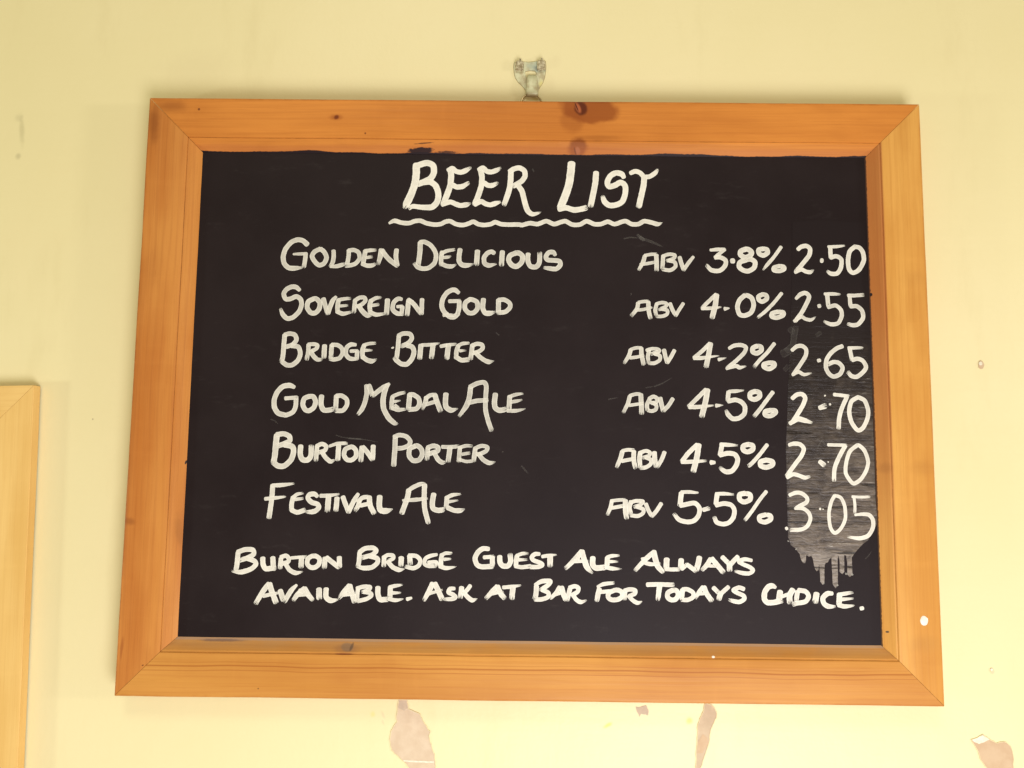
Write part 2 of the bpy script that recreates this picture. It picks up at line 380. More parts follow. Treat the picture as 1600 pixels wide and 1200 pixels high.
for i, (nm, L, mt, rg, lab) in enumerate((
        ('peeled_patch', t1, M_plaster, 1.1, 'large pinkish patch of bare plaster below the board, left of centre'),
        ('peeled_patch', t2, M_plaster_md, .8, 'narrow tapering strip of bare plaster below the board'),
        ('peeled_patch', t3, M_plaster_or, .8, 'bare plaster patch at the bottom right of the wall'))):
    o, P = poly(nm, [L], .0004, -.0002, mt, wall, 0, lab, rg, i+1)
    tube('paint_edge', [(x, -.0004, z) for x, z in P], .0005, M_lip, wall, True, 5)
poly('plaster_stain', [t2b], .0006, -.0003, M_plaster_or, wall, 0, None, .5, 7)
poly('plaster_stain', [[(-147,-356),(-139,-356),(-137.5,-364),(-141,-367),(-147.5,-364)]], .0006, -.0003, M_plaster_dk, wall, 0, None, .4, 8)
poly('plaster_chip', [t3b], .0007, -.00035, M_white, wall, 0, None, .4, 9)
poly('plaster_chip', [[(124,-359),(136,-358.5),(138.5,-364),(137,-369),(133,-368),(130,-366.5),(127.5,-370),(125.5,-366)]], .0004, -.0002, M_plaster_dk, wall, 0, None, 1.2, 4)
poly('scratch', [[(-140.5,-421),(-125,-421.4),(-106,-422),(-106,-423.6),(-127,-423.3),(-141,-422.6)]], .0007, -.00035, M_white, wall, 0, None, .3, 5)
for cx, cz, r, nm in ((535.4, 38.7, 4.2, 'filled_screw_hole'), (530.9, -314.4, 2.6, 'filled_screw_hole')):
    ring = [(cx + r*math.cos(a/12*2*math.pi)*.8, cz + r*math.sin(a/12*2*math.pi)*1.15) for a in range(12)]
    poly(nm, [ring], .0008, -.0004, M_plaster_or if r > 3 else M_lip, wall, .0002, None, .5, r)
    ring = [(cx - 1 + r*.5*math.cos(a/10*2*math.pi), cz + 1.5 + r*.5*math.sin(a/10*2*math.pi)) for a in range(10)]
    poly('filler_spot', [ring], .0012, -.0006, M_white, wall, .0002, None, .3, r+2)

# ---------------------------------------------------------------- framed boards
PROF = [(0, .004), (0, .0308), (.0004, .0315), (.0012, .0319), (.004, .0321), (.025, .0321), (.0455, .0319), (.0475, .0314), (.0483, .0303), (.0490, .0308),
        (.0505, .0304), (.0560, .0262), (.0605, .0228), (.0632, .0214), (.0632, .0185)]
def rail(side, hw, hh, prof, mat, parent, gap=.00022, seed=0, wob=.0004, name='frame_rail'):
    """one mitred rail; side 0 top, 1 right, 2 bottom, 3 left"""
    n = 90; V, F, U = [], [], []
    horiz = side in (0, 2); half, other = (hw, hh) if horiz else (hh, hw); sg = 1 if side in (0, 1) else -1
    arc = 0
    for j, (t, d) in enumerate(prof):
        if j: arc += math.hypot(t-prof[j-1][0], d-prof[j-1][1])
        for i in range(n+1):
            s = i/n*2-1; L = half - t - gap; a = s*L
            env = min(1, (1-abs(s))*12)
            w = noise.noise(Vector((a*9, seed*3.1, j*.05)))*wob*env + noise.noise(Vector((a*40, seed, j*.3)))*wob*.35*env
            tt = t + w; dd = d + (noise.noise(Vector((a*6, seed+9, t*20)))*.0003*env if d > .02 else 0)
            b = sg*(other - tt)
            V.append((a, -dd, b) if horiz else (b, -dd, a)); U.append((a + seed, arc + seed*.13))
    m = len(prof)
    for j in range(m-1):
        for i in range(n):
            q = (j*(n+1)+i, j*(n+1)+i+1, (j+1)*(n+1)+i+1, (j+1)*(n+1)+i)
            F.append(q if (side in (0, 3)) == True else q[::-1])
    F.append([j*(n+1) for j in range(m)]); F.append([j*(n+1)+n for j in range(m)][::-1])
    o = mesh(name, V, F, mat, parent, uv=U)
    me = o.data
    me.polygons.foreach_set('use_smooth', [True]*len(me.polygons))
    me.set_sharp_from_angle(angle=R(22))
    return o
def box(name, x0, x1, y0, y1, z0, z1, mat, parent):
    V = [(x, y, z) for z in (z0, z1) for y in (y0, y1) for x in (x0, x1)]
    return mesh(name, V, [(0, 2, 3, 1), (4, 5, 7, 6), (0, 1, 5, 4), (2, 6, 7, 3), (0, 4, 6, 2), (1, 3, 7, 5)], mat, parent)

HW, HH = .46, .34708
board = empty('menu_board', (0, 0, 0))
tag(board, 'black beer list board in an orange stained wood frame, white hand-painted prices', 'menu board')
for sd, mt in ((0, M_top), (1, M_rgt), (2, M_bot), (3, M_lft)): rail(sd, HW, HH, PROF, mt, board, seed=sd*1.7+.4)
panel = box('writing_panel', -.4025, .4025, -.021, -.015, -.2900, .2900, M_panel, board)
box('backing', -.43, .43, -.0145, -.0045, -.315, .315, M_dark, board)
# dab of white paint and paint flecks on the right rail
def dab(name, cx, cz, r, y, h, mat, parent, seed=1):
    V = [(cx, y-h, cz)]; F = []; m = 14
    for k, (rr, hh) in enumerate(((.6, .8), (.92, .35), (1., 0.))):
        for i in range(m):
            a = i/m*2*math.pi; q = r*rr*(1+.12*noise.noise(Vector((math.cos(a)*1.5, math.sin(a)*1.5, seed))))
            V.append((cx+q*math.cos(a)*.88, y-h*hh, cz+q*math.sin(a)*1.05))
    for i in range(m):
        j = (i+1) % m; F.append((0, 1+i, 1+j))
        for k in (0, 1): F.append((1+k*m+i, 1+(k+1)*m+i, 1+(k+1)*m+j, 1+k*m+j))
    return mesh(name, V, F, mat, parent, smooth=True)
dab('white_paint_dab', .4410, -.2546, .0052, -.0319, .0009, plain('white_gloss_dab', (.88, .84, .76), .3), board, 2)
dab('white_paint_dab', .4545, -.2215, .0011, -.0316, .0004, M_white, board, 3)

# glossy overpainted strip with its runs of paint
pp = [(308.7,205),(335,207),(393.6,205),(396.3,110.3),(396.2,12),(396.2,-62.3),(396,-120.8),(397,-140),(396,-150),(390,-159),(386,-167),(379,-172.5),(372,-180),(369.9,-182.5),
      (366.5,-187),(366.8,-197),(366.8,-206),(364,-208.5),(361.2,-206),(361.4,-192),(360.2,-184.5),
      (358.2,-184.5),(358,-194),(357.8,-203),(355.5,-205.5),(352.6,-203),(352.8,-190),(351.5,-184.2),
      (350.6,-190),(350.2,-206),(350,-218),(347,-221.5),(344.2,-217),(344,-203),(343.6,-187),
      (341.5,-189),(339.5,-192.5),(336.8,-193.6),(335.6,-196),(335,-206),(334.8,-215),(332.6,-217.6),(330.4,-214),(330,-204),(329.4,-194),
      (328.6,-201.5),(326.4,-202.6),(324.2,-199),(322.5,-189),(321,-185.6),(318,-186.5),(315,-184.8),
      (314.4,-190),(313.6,-193.5),(311.2,-193.8),(309.2,-190),(307.8,-183.6),(306,-181.5),(302.5,-177),(298,-174),(295,-165),(295,-158),(294.7,-136.5),(294.9,-63.4),(301.1,41),(306.1,124.7)]
poly('glossy_paint_strip', [pp], .00024, -.02112, M_gloss, panel, 0, 'strip of glossier black paint with wood grain relief and drips at its lower end', .3, 11)

# ---------------------------------------------------------------- lettering: every brush stroke is a ribbon of paint on the panel (0.1 mm units: x, z, width)
WORDS=[
("BEER",0.97,[[-1394,2710,83,-1395,2573,83,-1412,2454,83,-1452,2335,83,-1501,2223,83,-1526,2175,46],[-1409,2686,71,-1346,2710,71,-1266,2731,71,-1196,2700,71,-1183,2616,71,-1216,2545,71,-1284,2503,71,-1369,2469,71],[-1318,2488,69,-1226,2497,69,-1156,2445,69,-1124,2350,69,-1135,2256,69,-1197,2188,69,-1311,2183,60,-1426,2194,53,-1469,2164,41],[-988,2660,69,-975,2577,69,-984,2458,69,-1017,2351,69,-1062,2227,69],[-1017,2642,46,-965,2666,58,-919,2631,58,-861,2619,58,-804,2640,58,-741,2680,30],[-956,2461,60,-904,2437,60,-835,2445,60,-764,2492,39],[-1077,2221,57,-980,2251,57,-911,2225,57,-854,2209,57,-785,2221,57,-734,2242,18],[-626,2657,64,-607,2568,64,-611,2461,64,-644,2343,64,-690,2222,64],[-649,2651,46,-597,2675,58,-550,2634,57,-493,2626,57,-436,2647,57,-384,2675,32],[-577,2491,57,-537,2462,57,-479,2460,57,-416,2495,34],[-688,2224,57,-614,2260,57,-556,2232,57,-499,2220,57,-442,2239,57,-379,2259,25],[-261,2637,64,-262,2548,64,-272,2441,64,-300,2334,64,-339,2222,55],[-274,2631,60,-229,2664,60,-160,2679,60,-102,2644,60,-92,2579,60,-135,2513,60,-232,2453,60],[-181,2471,62,-128,2395,62,-105,2312,62,-81,2218,62,-52,2148,62,0,2111,53,63,2123,32,108,2140,11]]),
("LIST",0.97,[[465,2745,87,455,2626,87,435,2483,87,395,2353,87,335,2196,87],[316,2177,64,402,2193,64,493,2168,64,573,2177,64,642,2196,64],[758,2631,67,750,2510,67,724,2367,66,693,2216,66],[1091,2572,50,1065,2613,64,997,2628,64,928,2588,64,893,2511,64,916,2458,64,985,2476,64,1054,2512,64,1105,2466,64,1105,2371,64,1070,2276,64,996,2234,64,916,2228,64,859,2274,64,838,2339,46],[1169,2626,50,1226,2650,55,1284,2631,55,1329,2580,55],[1329,2580,53,1398,2587,53,1456,2625,53,1496,2673,34],[1335,2586,67,1323,2468,66,1294,2337,66,1267,2213,66]]),
("underline",0.91,[[-1701,1985,30,-1639,2015,51,-1559,1993,51,-1467,1988,51,-1399,2012,51,-1330,2018,51,-1261,1990,51,-1169,1973,51,-1089,1980,51,-1033,2009,51,-976,2016,51,-907,1981,51,-827,1970,51,-758,1989,51,-702,2013,51,-644,1984,51,-575,1973,51,-495,1985,51,-439,2009,51,-370,1986,51,-278,1981,51,-164,1983,51,-119,1977,51,-28,2001,51,64,1991,51,166,2027,51,258,1992,51,338,2017,51,395,2029,51,475,1989,51,566,1990,51,646,2031,51,737,1997,51,817,1998,51,897,2028,51,976,1999,51,1068,2029,51,1113,2036,51,1182,2001,51,1261,2002,51,1330,2038,51,1421,2021,51,1489,2004,51,1549,2025,9]]),
("GOLDEN",0.85,[[-2668,1715,59,-2721,1761,55,-2784,1772,55,-2857,1742,55,-2923,1660,55,-2948,1566,55,-2933,1485,55,-2880,1433,55,-2811,1426,55,-2720,1438,30],[-2829,1597,25,-2761,1600,34,-2675,1604,34],[-2683,1610,48,-2687,1534,48,-2698,1443,48],[-2512,1664,52,-2579,1628,52,-2606,1570,52,-2563,1500,52,-2516,1466,52,-2460,1490,52,-2434,1560,52,-2465,1629,52,-2512,1664,52],[-2354,1644,48,-2349,1572,48,-2360,1502,48,-2388,1450,34],[-2385,1450,30,-2311,1456,46,-2243,1474,46,-2204,1492,23],[-2172,1650,48,-2173,1574,48,-2187,1478,48],[-2175,1646,48,-2112,1654,48,-2054,1622,48,-2043,1552,48,-2085,1493,48,-2141,1470,48,-2203,1463,48],[-1975,1646,52,-1987,1564,52,-1999,1483,52],[-1981,1643,43,-1918,1652,43,-1850,1656,32],[-1962,1564,36,-1893,1574,36],[-2010,1488,48,-1947,1466,48,-1890,1470,48,-1851,1490,30],[-1788,1661,55,-1797,1578,55,-1820,1484,41],[-1779,1653,55,-1723,1578,55,-1664,1521,55,-1589,1469,55],[-1605,1663,52,-1611,1579,52,-1592,1469,52]]),
("DELICIOUS",0.85,[[-1326,1755,57,-1329,1629,57,-1346,1477,57],[-1326,1757,51,-1275,1760,51,-1206,1723,51,-1153,1654,51,-1135,1584,51,-1156,1502,51,-1223,1446,51,-1291,1437,51,-1348,1454,51,-1394,1498,36],[-1065,1643,50,-1075,1561,50,-1073,1478,50],[-1081,1617,41,-1011,1653,41,-918,1670,34],[-1043,1573,36,-992,1580,36,-958,1594,16],[-1065,1494,48,-1007,1471,48,-950,1467,48,-896,1491,16],[-852,1674,55,-862,1598,55,-861,1529,55,-826,1488,55,-769,1481,55,-689,1498,18],[-646,1656,59,-655,1490,59],[-447,1631,48,-476,1649,52,-527,1631,52,-566,1578,52,-559,1508,52,-507,1483,52,-419,1503,18],[-351,1652,57,-360,1487,57],[-191,1636,57,-259,1604,57,-275,1546,57,-235,1488,57,-178,1475,57,-122,1524,57,-111,1594,57,-151,1634,57,-197,1636,57],[-45,1627,55,-48,1548,55,-19,1479,54,49,1471,54,88,1526,55,93,1642,55],[275,1615,41,252,1650,52,195,1643,52,164,1591,52,190,1556,52,264,1551,52,327,1540,52,335,1494,52,288,1449,52,219,1452,52,140,1463,34]]),
("SOVEREIGN",0.85,[[-2738,1163,41,-2779,1197,52,-2836,1202,52,-2897,1167,52,-2924,1115,52,-2899,1057,52,-2842,1058,52,-2775,1087,52,-2723,1053,52,-2709,990,52,-2734,909,52,-2800,840,52,-2867,822,52,-2919,862,52,-2956,936,36],[-2570,1061,54,-2631,1025,54,-2640,956,54,-2598,894,54,-2541,894,54,-2498,946,54,-2495,1015,54,-2536,1061,54,-2576,1061,54],[-2454,1064,52,-2425,970,52,-2394,881,52],[-2305,1089,32,-2343,1040,52,-2374,959,52,-2394,884,52],[-2273,1052,50,-2284,983,50,-2281,900,50],[-2281,1050,39,-2207,1064,39,-2134,1071,32],[-2261,977,34,-2165,986,29],[-2282,908,48,-2213,886,47,-2112,910,25],[-2080,1048,48,-2083,985,48,-2089,902,47],[-2082,1042,45,-2027,1080,45,-1970,1080,45,-1957,1044,45,-2001,997,45,-2063,971,45],[-2035,985,54,-1988,917,54,-1930,869,54,-1879,875,29],[-1890,1050,50,-1905,987,50,-1897,904,50],[-1890,1044,43,-1834,1077,43,-1775,1085,29],[-1877,987,36,-1800,1002,36],[-1903,912,47,-1828,879,47,-1727,891,29],[-1697,1058,57,-1704,888,57],[-1528,1065,38,-1573,1071,50,-1623,1024,50,-1632,944,50,-1580,896,50,-1512,893,50],[-1582,976,36,-1514,982,36],[-1520,977,48,-1526,893,47],[-1448,1055,54,-1461,879,54],[-1454,1060,52,-1391,1015,52,-1297,895,52],[-1290,1068,50,-1292,892,50]]),
("GOLD",0.85,[[-859,1149,41,-900,1181,54,-945,1181,54,-1001,1145,54,-1045,1076,54,-1057,995,54,-1031,927,54,-962,864,54,-905,862,54,-861,905,54],[-971,1048,43,-841,1053,43],[-852,1049,52,-851,974,52,-866,903,52],[-1035,879,36,-985,884,36,-905,880,36],[-728,1070,52,-778,1033,52,-783,964,52,-737,912,52,-680,913,52,-636,965,52,-643,1040,52,-694,1068,52,-734,1073,52],[-566,1075,57,-574,977,56,-545,914,56,-488,909,56,-426,927,25],[-389,1071,54,-389,919,54],[-389,1069,50,-321,1072,50,-258,1032,50,-254,980,50,-308,928,50,-398,916,50]]),
("BRIDGE",0.85,[[-2893,626,52,-2899,500,52,-2905,364,52,-2919,318,52],[-2893,626,50,-2837,643,50,-2774,627,50,-2753,570,50,-2798,513,50,-2876,483,50],[-2809,499,52,-2729,485,52,-2702,411,52,-2724,332,52,-2789,274,52,-2856,271,52,-2917,316,52],[-2609,515,47,-2609,435,47,-2625,338,47],[-2612,515,43,-2550,521,43,-2505,508,43,-2515,470,43,-2586,427,43],[-2581,435,50,-2545,379,50,-2499,340,49,-2445,340,31],[-2420,505,56,-2423,363,56],[-2336,512,50,-2342,358,49],[-2336,514,47,-2268,512,47,-2216,473,47,-2207,416,47,-2241,359,47,-2308,342,47,-2353,353,47],[-2054,518,36,-2111,520,50,-2160,483,50,-2166,405,49,-2117,355,49,-2029,350,34],[-2114,442,38,-2030,447,38],[-2035,441,50,-2038,348,49],[-1955,516,50,-1974,453,50,-1969,360,49],[-1959,516,38,-1897,533,38,-1824,540,32],[-1951,453,38,-1861,456,23],[-1969,376,52,-1914,338,52,-1857,327,52,-1802,353,11]]),
("BITTER",0.85,[[-1552,628,50,-1560,491,50,-1572,366,49],[-1556,630,50,-1502,657,50,-1423,652,50,-1400,601,50,-1443,544,50,-1532,500,50],[-1454,517,54,-1392,499,54,-1371,436,54,-1394,357,54,-1449,297,54,-1516,299,54,-1573,341,54,-1594,372,54],[-1291,522,56,-1302,363,56],[-1280,523,38,-1173,529,38,-1074,547,18],[-1148,530,56,-1164,373,56],[-1060,510,40,-981,526,40,-878,538,29],[-968,526,58,-984,367,58],[-852,521,49,-873,453,49,-875,371,49],[-858,518,40,-802,545,40,-729,551,31],[-834,459,36,-761,465,18],[-875,385,52,-810,349,52,-731,358,52],[-687,529,52,-694,466,52,-707,366,52],[-691,523,47,-633,544,47,-577,533,47,-568,490,47,-620,450,47,-682,435,47],[-654,444,49,-597,388,49,-540,349,49,-489,332,49,-434,346,11],[-1631,483,18,-1611,492,18]]),
("GOLD",0.86,[[-2755,11,40,-2809,31,56,-2887,19,56,-2952,-47,56,-2984,-137,56,-2978,-227,56,-2931,-294,56,-2840,-318,56],[-2840,-318,51,-2764,-281,51,-2733,-213,51,-2731,-101,51],[-2857,-121,43,-2725,-110,43],[-2580,-94,54,-2635,-122,54,-2650,-190,54,-2619,-251,54,-2574,-262,54,-2520,-222,54,-2502,-155,54,-2530,-99,54,-2586,-94,54],[-2435,-87,56,-2437,-188,56,-2407,-249,56,-2357,-254,56,-2298,-242,56],[-2262,-85,54,-2265,-240,54],[-2262,-85,49,-2200,-84,49,-2140,-128,49,-2138,-196,49,-2183,-254,49,-2265,-259,49]]),
("MEDAL",0.83,[[-1913,40,52,-1910,-59,51,-1929,-160,51,-1960,-238,51,-2003,-298,36],[-1890,41,56,-1866,-13,56,-1844,-78,56],[-1650,62,34,-1722,17,52,-1844,-80,51],[-1667,54,45,-1703,-34,58,-1717,-135,58,-1704,-236,58,-1645,-336,58,-1576,-396,49,-1537,-401,18],[-1609,-89,47,-1616,-156,47,-1614,-233,47],[-1612,-89,40,-1541,-55,40,-1465,-37,34],[-1583,-145,36,-1511,-131,11],[-1609,-221,45,-1536,-240,45,-1449,-231,29],[-1576,-184,31,-1536,-217,31],[-1408,-59,56,-1419,-230,56],[-1412,-62,51,-1361,-64,51,-1304,-106,51,-1292,-164,51,-1324,-223,51,-1415,-238,51],[-1215,-90,49,-1225,-152,49,-1263,-225,49],[-1226,-110,45,-1171,-68,45,-1104,-61,45],[-1115,-64,56,-1086,-151,56,-1045,-249,56],[-1214,-175,42,-1136,-149,42,-1069,-134,42],[-987,-49,58,-991,-150,58,-978,-206,58,-922,-239,58,-844,-218,11]]),
("ALE",0.81,[[-701,27,56,-713,-79,56,-744,-181,56,-829,-307,36],[-709,35,51,-626,77,51,-548,91,51,-519,46,51,-523,-77,51,-523,-223,51,-491,-357,51,-450,-468,51],[-723,-149,49,-623,-126,49,-502,-116,49],[-411,-45,58,-421,-144,58,-409,-205,58,-364,-233,58,-289,-223,58],[-244,-69,54,-251,-220,54],[-249,-75,38,-177,-49,38,-88,-34,22],[-232,-136,38,-165,-124,38,-98,-107,16],[-270,-237,40,-164,-236,40,-58,-212,11]]),
("BURTON",0.88,[[-2937,-548,65,-2945,-665,65,-2951,-787,64,-2963,-865,64],[-2939,-545,56,-2862,-533,56,-2794,-561,56,-2786,-613,56,-2846,-647,56,-2928,-678,56],[-2845,-659,60,-2755,-680,60,-2736,-740,60,-2761,-829,60,-2836,-902,60,-2913,-903,60,-2967,-859,60],[-2656,-671,58,-2657,-773,58,-2627,-828,58,-2572,-833,58,-2535,-783,58,-2533,-670,58],[-2466,-671,49,-2474,-837,49],[-2472,-673,47,-2412,-646,47,-2361,-672,47,-2376,-720,47,-2447,-745,47],[-2408,-737,49,-2362,-803,49,-2305,-846,49,-2259,-831,24],[-2324,-672,31,-2234,-641,38,-2121,-634,38],[-2216,-659,56,-2222,-826,56],[-2088,-678,51,-2137,-706,51,-2152,-767,51,-2117,-822,51,-2061,-827,51,-2012,-782,51,-2015,-716,51,-2055,-678,51,-2094,-678,51],[-1946,-676,56,-1955,-837,55],[-1938,-676,53,-1886,-731,53,-1823,-819,53],[-1816,-662,53,-1817,-813,53]]),
("PORTER",0.82,[[-1563,-556,56,-1565,-705,56,-1574,-885,55],[-1578,-556,49,-1514,-533,49,-1435,-551,49,-1389,-604,49,-1410,-654,49,-1476,-682,49,-1543,-689,49],[-1333,-659,53,-1393,-692,53,-1397,-770,53,-1351,-825,53,-1284,-818,53,-1247,-757,53,-1260,-691,53,-1305,-655,53,-1338,-659,53],[-1182,-674,51,-1190,-812,51],[-1188,-676,51,-1122,-654,51,-1066,-669,51,-1070,-711,51,-1131,-734,51,-1186,-751,51],[-1109,-734,51,-1063,-811,51,-1018,-843,51,-981,-839,27],[-1019,-664,42,-921,-665,42,-822,-655,42],[-927,-671,56,-946,-831,55],[-813,-666,47,-824,-830,47],[-821,-672,38,-744,-649,38,-672,-651,31],[-787,-747,35,-698,-731,35],[-819,-806,35,-741,-829,35,-663,-823,35],[-635,-679,51,-652,-823,51],[-644,-681,44,-566,-648,44,-497,-663,44,-508,-705,44,-576,-739,44,-631,-745,44],[-598,-739,49,-542,-805,49,-475,-843,49,-403,-831,18]]),
("FESTIVAL",0.9,[[-2961,-1127,55,-2966,-1272,55,-2978,-1392,55,-2989,-1496,55],[-2965,-1129,44,-2845,-1122,44,-2715,-1104,20],[-3043,-1283,40,-2928,-1271,40,-2809,-1256,22],[-2720,-1260,51,-2735,-1335,51,-2734,-1411,51],[-2729,-1269,38,-2675,-1227,38,-2607,-1213,24],[-2695,-1285,38,-2607,-1273,29],[-2735,-1406,51,-2667,-1432,51,-2580,-1404,51],[-2442,-1249,40,-2476,-1222,53,-2531,-1228,53,-2550,-1269,53,-2506,-1316,53,-2439,-1337,53,-2421,-1375,53,-2458,-1413,53,-2502,-1425,53,-2568,-1426,29],[-2407,-1241,42,-2310,-1237,42,-2191,-1219,18],[-2313,-1242,60,-2320,-1417,60],[-2215,-1263,55,-2223,-1405,55],[-2149,-1251,53,-2113,-1339,53,-2077,-1420,53],[-1973,-1214,38,-2021,-1294,51,-2077,-1423,51],[-1954,-1293,49,-1974,-1359,49,-2001,-1405,49],[-1976,-1306,46,-1922,-1258,46,-1845,-1246,46],[-1845,-1248,57,-1831,-1346,57,-1785,-1431,57],[-1942,-1348,44,-1832,-1319,44],[-1724,-1241,62,-1727,-1345,62,-1709,-1397,62,-1642,-1404,62,-1571,-1382,11]]),
("ALE",0.87,[[-1393,-1164,57,-1407,-1254,57,-1467,-1429,57],[-1409,-1177,40,-1344,-1133,46,-1267,-1097,46,-1212,-1096,46],[-1212,-1101,55,-1214,-1252,55,-1200,-1394,55,-1158,-1535,55],[-1459,-1282,26,-1329,-1275,44,-1175,-1257,26],[-1104,-1207,57,-1119,-1305,57,-1106,-1371,57,-1051,-1392,57,-987,-1383,57],[-952,-1240,51,-958,-1358,51],[-960,-1249,42,-889,-1215,42,-795,-1203,20],[-932,-1292,37,-822,-1275,15],[-941,-1360,51,-864,-1390,51,-797,-1391,51,-743,-1372,9]]),
("ABV",0.86,[[1334,1614,46,1313,1539,46,1263,1448,35],[1334,1621,37,1407,1636,37,1475,1637,37],[1470,1628,50,1474,1530,50,1473,1443,50],[1282,1512,37,1365,1524,37,1448,1541,37],[1553,1621,46,1547,1541,46,1541,1467,46],[1548,1614,40,1615,1638,40,1688,1630,40,1677,1591,40,1594,1558,39],[1615,1563,42,1687,1543,42,1695,1490,42,1634,1447,42,1541,1454,42],[1745,1605,46,1765,1533,46,1790,1454,46],[1908,1611,35,1848,1534,42,1790,1450,42]]),
("3.8%",0.9,[[2110,1694,31,2188,1702,42,2287,1708,31],[2284,1703,33,2219,1654,40,2161,1606,39],[2166,1606,50,2228,1607,50,2288,1570,50,2281,1506,50,2216,1447,50,2122,1452,50,2061,1513,37],[2358,1565,58,2384,1566,58],[2529,1711,58,2471,1684,58,2465,1641,58,2516,1609,58,2579,1631,58,2596,1674,58,2560,1706,58,2524,1711,58],[2537,1581,54,2458,1550,54,2447,1497,54,2493,1455,54,2555,1445,54,2623,1488,54,2635,1552,54,2589,1587,54,2532,1581,54],[2735,1716,53,2681,1702,53,2686,1657,53,2735,1636,53,2786,1668,53,2776,1708,53,2726,1716,53],[2947,1741,40,2859,1618,39,2785,1532,39,2726,1460,21],[2919,1509,48,2859,1491,48,2856,1457,48,2918,1449,48,2975,1471,48,2971,1502,48,2914,1509,48]]),
("2.50",0.92,[[3144,1711,44,3184,1744,50,3247,1755,50,3288,1718,50,3275,1643,50,3211,1558,50,3111,1440,50],[3104,1432,33,3177,1470,46,3229,1447,46,3280,1440,46,3324,1466,17],[3417,1581,54,3429,1579,54],[3501,1749,29,3590,1750,37,3696,1763,23],[3527,1740,48,3529,1616,48],[3526,1616,48,3597,1634,48,3653,1594,48,3645,1498,48,3601,1429,48,3528,1423,48,3483,1454,35],[3813,1750,50,3754,1691,50,3732,1584,50,3742,1478,50,3788,1436,50,3861,1479,50,3917,1586,50,3910,1682,50,3870,1740,50,3808,1752,50]]),
("ABV",0.86,[[1254,1050,46,1238,978,45,1173,896,39],[1257,1057,37,1321,1068,37,1378,1069,37],[1373,1062,48,1377,959,48,1397,870,47],[1222,962,35,1320,974,35,1414,998,27],[1471,1042,43,1455,970,43,1462,909,43],[1465,1038,39,1528,1057,39,1584,1047,39,1579,1013,39,1496,970,39],[1527,979,39,1594,966,39,1591,919,39,1537,894,39,1464,891,39],[1626,1047,45,1656,972,45,1692,904,45],[1784,1050,39,1734,973,39,1692,901,39]]),
("4.0%",0.88,[[2170,1161,43,2086,1081,43,2002,996,43],[2000,991,39,2116,996,39,2228,1009,21],[2175,1156,60,2158,1030,60,2119,882,60],[2268,989,45,2320,998,17],[2508,1154,52,2445,1096,52,2418,1011,52,2442,927,52,2504,912,52,2577,950,52,2609,1034,52,2590,1118,52,2539,1152,52,2503,1152,52],[2715,1167,50,2668,1140,50,2674,1098,50,2713,1080,50,2764,1115,50,2758,1157,50,2710,1167,50],[2941,1183,39,2837,1057,39,2742,962,39,2655,891,33],[2886,960,50,2826,942,50,2818,905,50,2874,890,50,2947,917,50,2953,954,50,2881,960,50]]),
("2.55",0.88,[[3107,1118,33,3160,1171,48,3222,1188,48,3262,1146,48,3229,1061,47,3164,945,47,3090,850,47],[3079,850,35,3163,903,39,3214,878,39,3275,868,39,3333,905,10],[3368,1033,43,3388,1037,43],[3444,1179,33,3542,1180,39,3630,1176,21],[3475,1169,48,3484,1032,47],[3481,1022,45,3569,1042,45,3629,992,45,3637,919,45,3594,834,45,3511,818,45,3429,851,33],[3719,1163,41,3800,1164,41,3901,1173,41],[3737,1151,43,3744,1030,43],[3744,1033,47,3816,1036,47,3876,984,47,3886,900,47,3830,826,47,3768,810,47,3706,825,37]]),
("ABV",0.86,[[1164,494,45,1143,423,45,1086,334,35],[1164,496,37,1225,515,37,1292,518,37],[1287,513,49,1292,424,49,1315,321,49],[1158,397,37,1235,408,37,1317,425,31],[1379,488,43,1364,415,43,1370,342,43],[1349,487,39,1410,507,39,1482,501,39,1497,478,39,1400,446,39],[1441,449,41,1502,427,41,1502,375,41,1440,338,41,1373,337,41],[1552,495,47,1569,417,47,1589,345,47],[1675,491,43,1636,418,43,1589,342,43]]),
("4.2%",0.88,[[2089,578,43,2006,494,43,1902,405,43],[1900,400,41,2005,406,41,2195,434,12],[2095,576,58,2072,443,57,2042,300,57],[2189,387,41,2277,409,10],[2312,520,37,2374,555,45,2456,561,45,2509,533,45,2485,468,45,2391,374,45,2288,290,45],[2277,282,33,2390,314,43,2431,296,43,2505,313,14],[2639,553,52,2589,526,52,2590,479,52,2639,467,52,2688,501,52,2684,543,52,2634,553,52],[2842,584,41,2752,471,41,2668,387,41,2600,306,41],[2775,355,52,2717,338,52,2716,305,52,2774,284,52,2833,321,52,2829,352,52,2770,355,52]]),
("2.65",0.88,[[3045,505,39,3103,552,45,3165,558,45,3210,517,45,3203,444,45,3139,340,45,3054,220,45],[3043,215,31,3116,252,39,3177,222,39,3267,240,16],[3345,386,39,3370,392,39],[3635,561,47,3564,531,47,3490,468,47,3445,395,47,3436,302,47,3473,230,47,3524,202,47,3596,231,47,3629,304,47,3590,360,47,3529,373,47,3461,345,47],[3703,540,37,3780,542,37,3872,545,29],[3718,533,45,3742,396,45],[3744,398,47,3806,414,47,3867,389,47,3902,317,47,3862,255,47,3789,202,47,3728,212,47,3689,258,41]]),
("ABV",0.84,[[1151,-54,45,1130,-135,45,1076,-243,37],[1151,-49,39,1213,-28,39,1279,-27,39],[1279,-32,53,1284,-133,53,1288,-254,53],[1146,-160,35,1233,-146,35,1314,-133,29],[1381,-81,45,1350,-153,45,1355,-214,45],[1376,-79,43,1427,-54,43,1473,-82,43,1457,-121,43,1396,-132,43],[1396,-121,41,1457,-152,41,1452,-203,41,1406,-224,41,1360,-214,41],[1504,-71,51,1518,-141,51,1538,-220,51],[1650,-76,45,1605,-150,45,1543,-217,45]]),
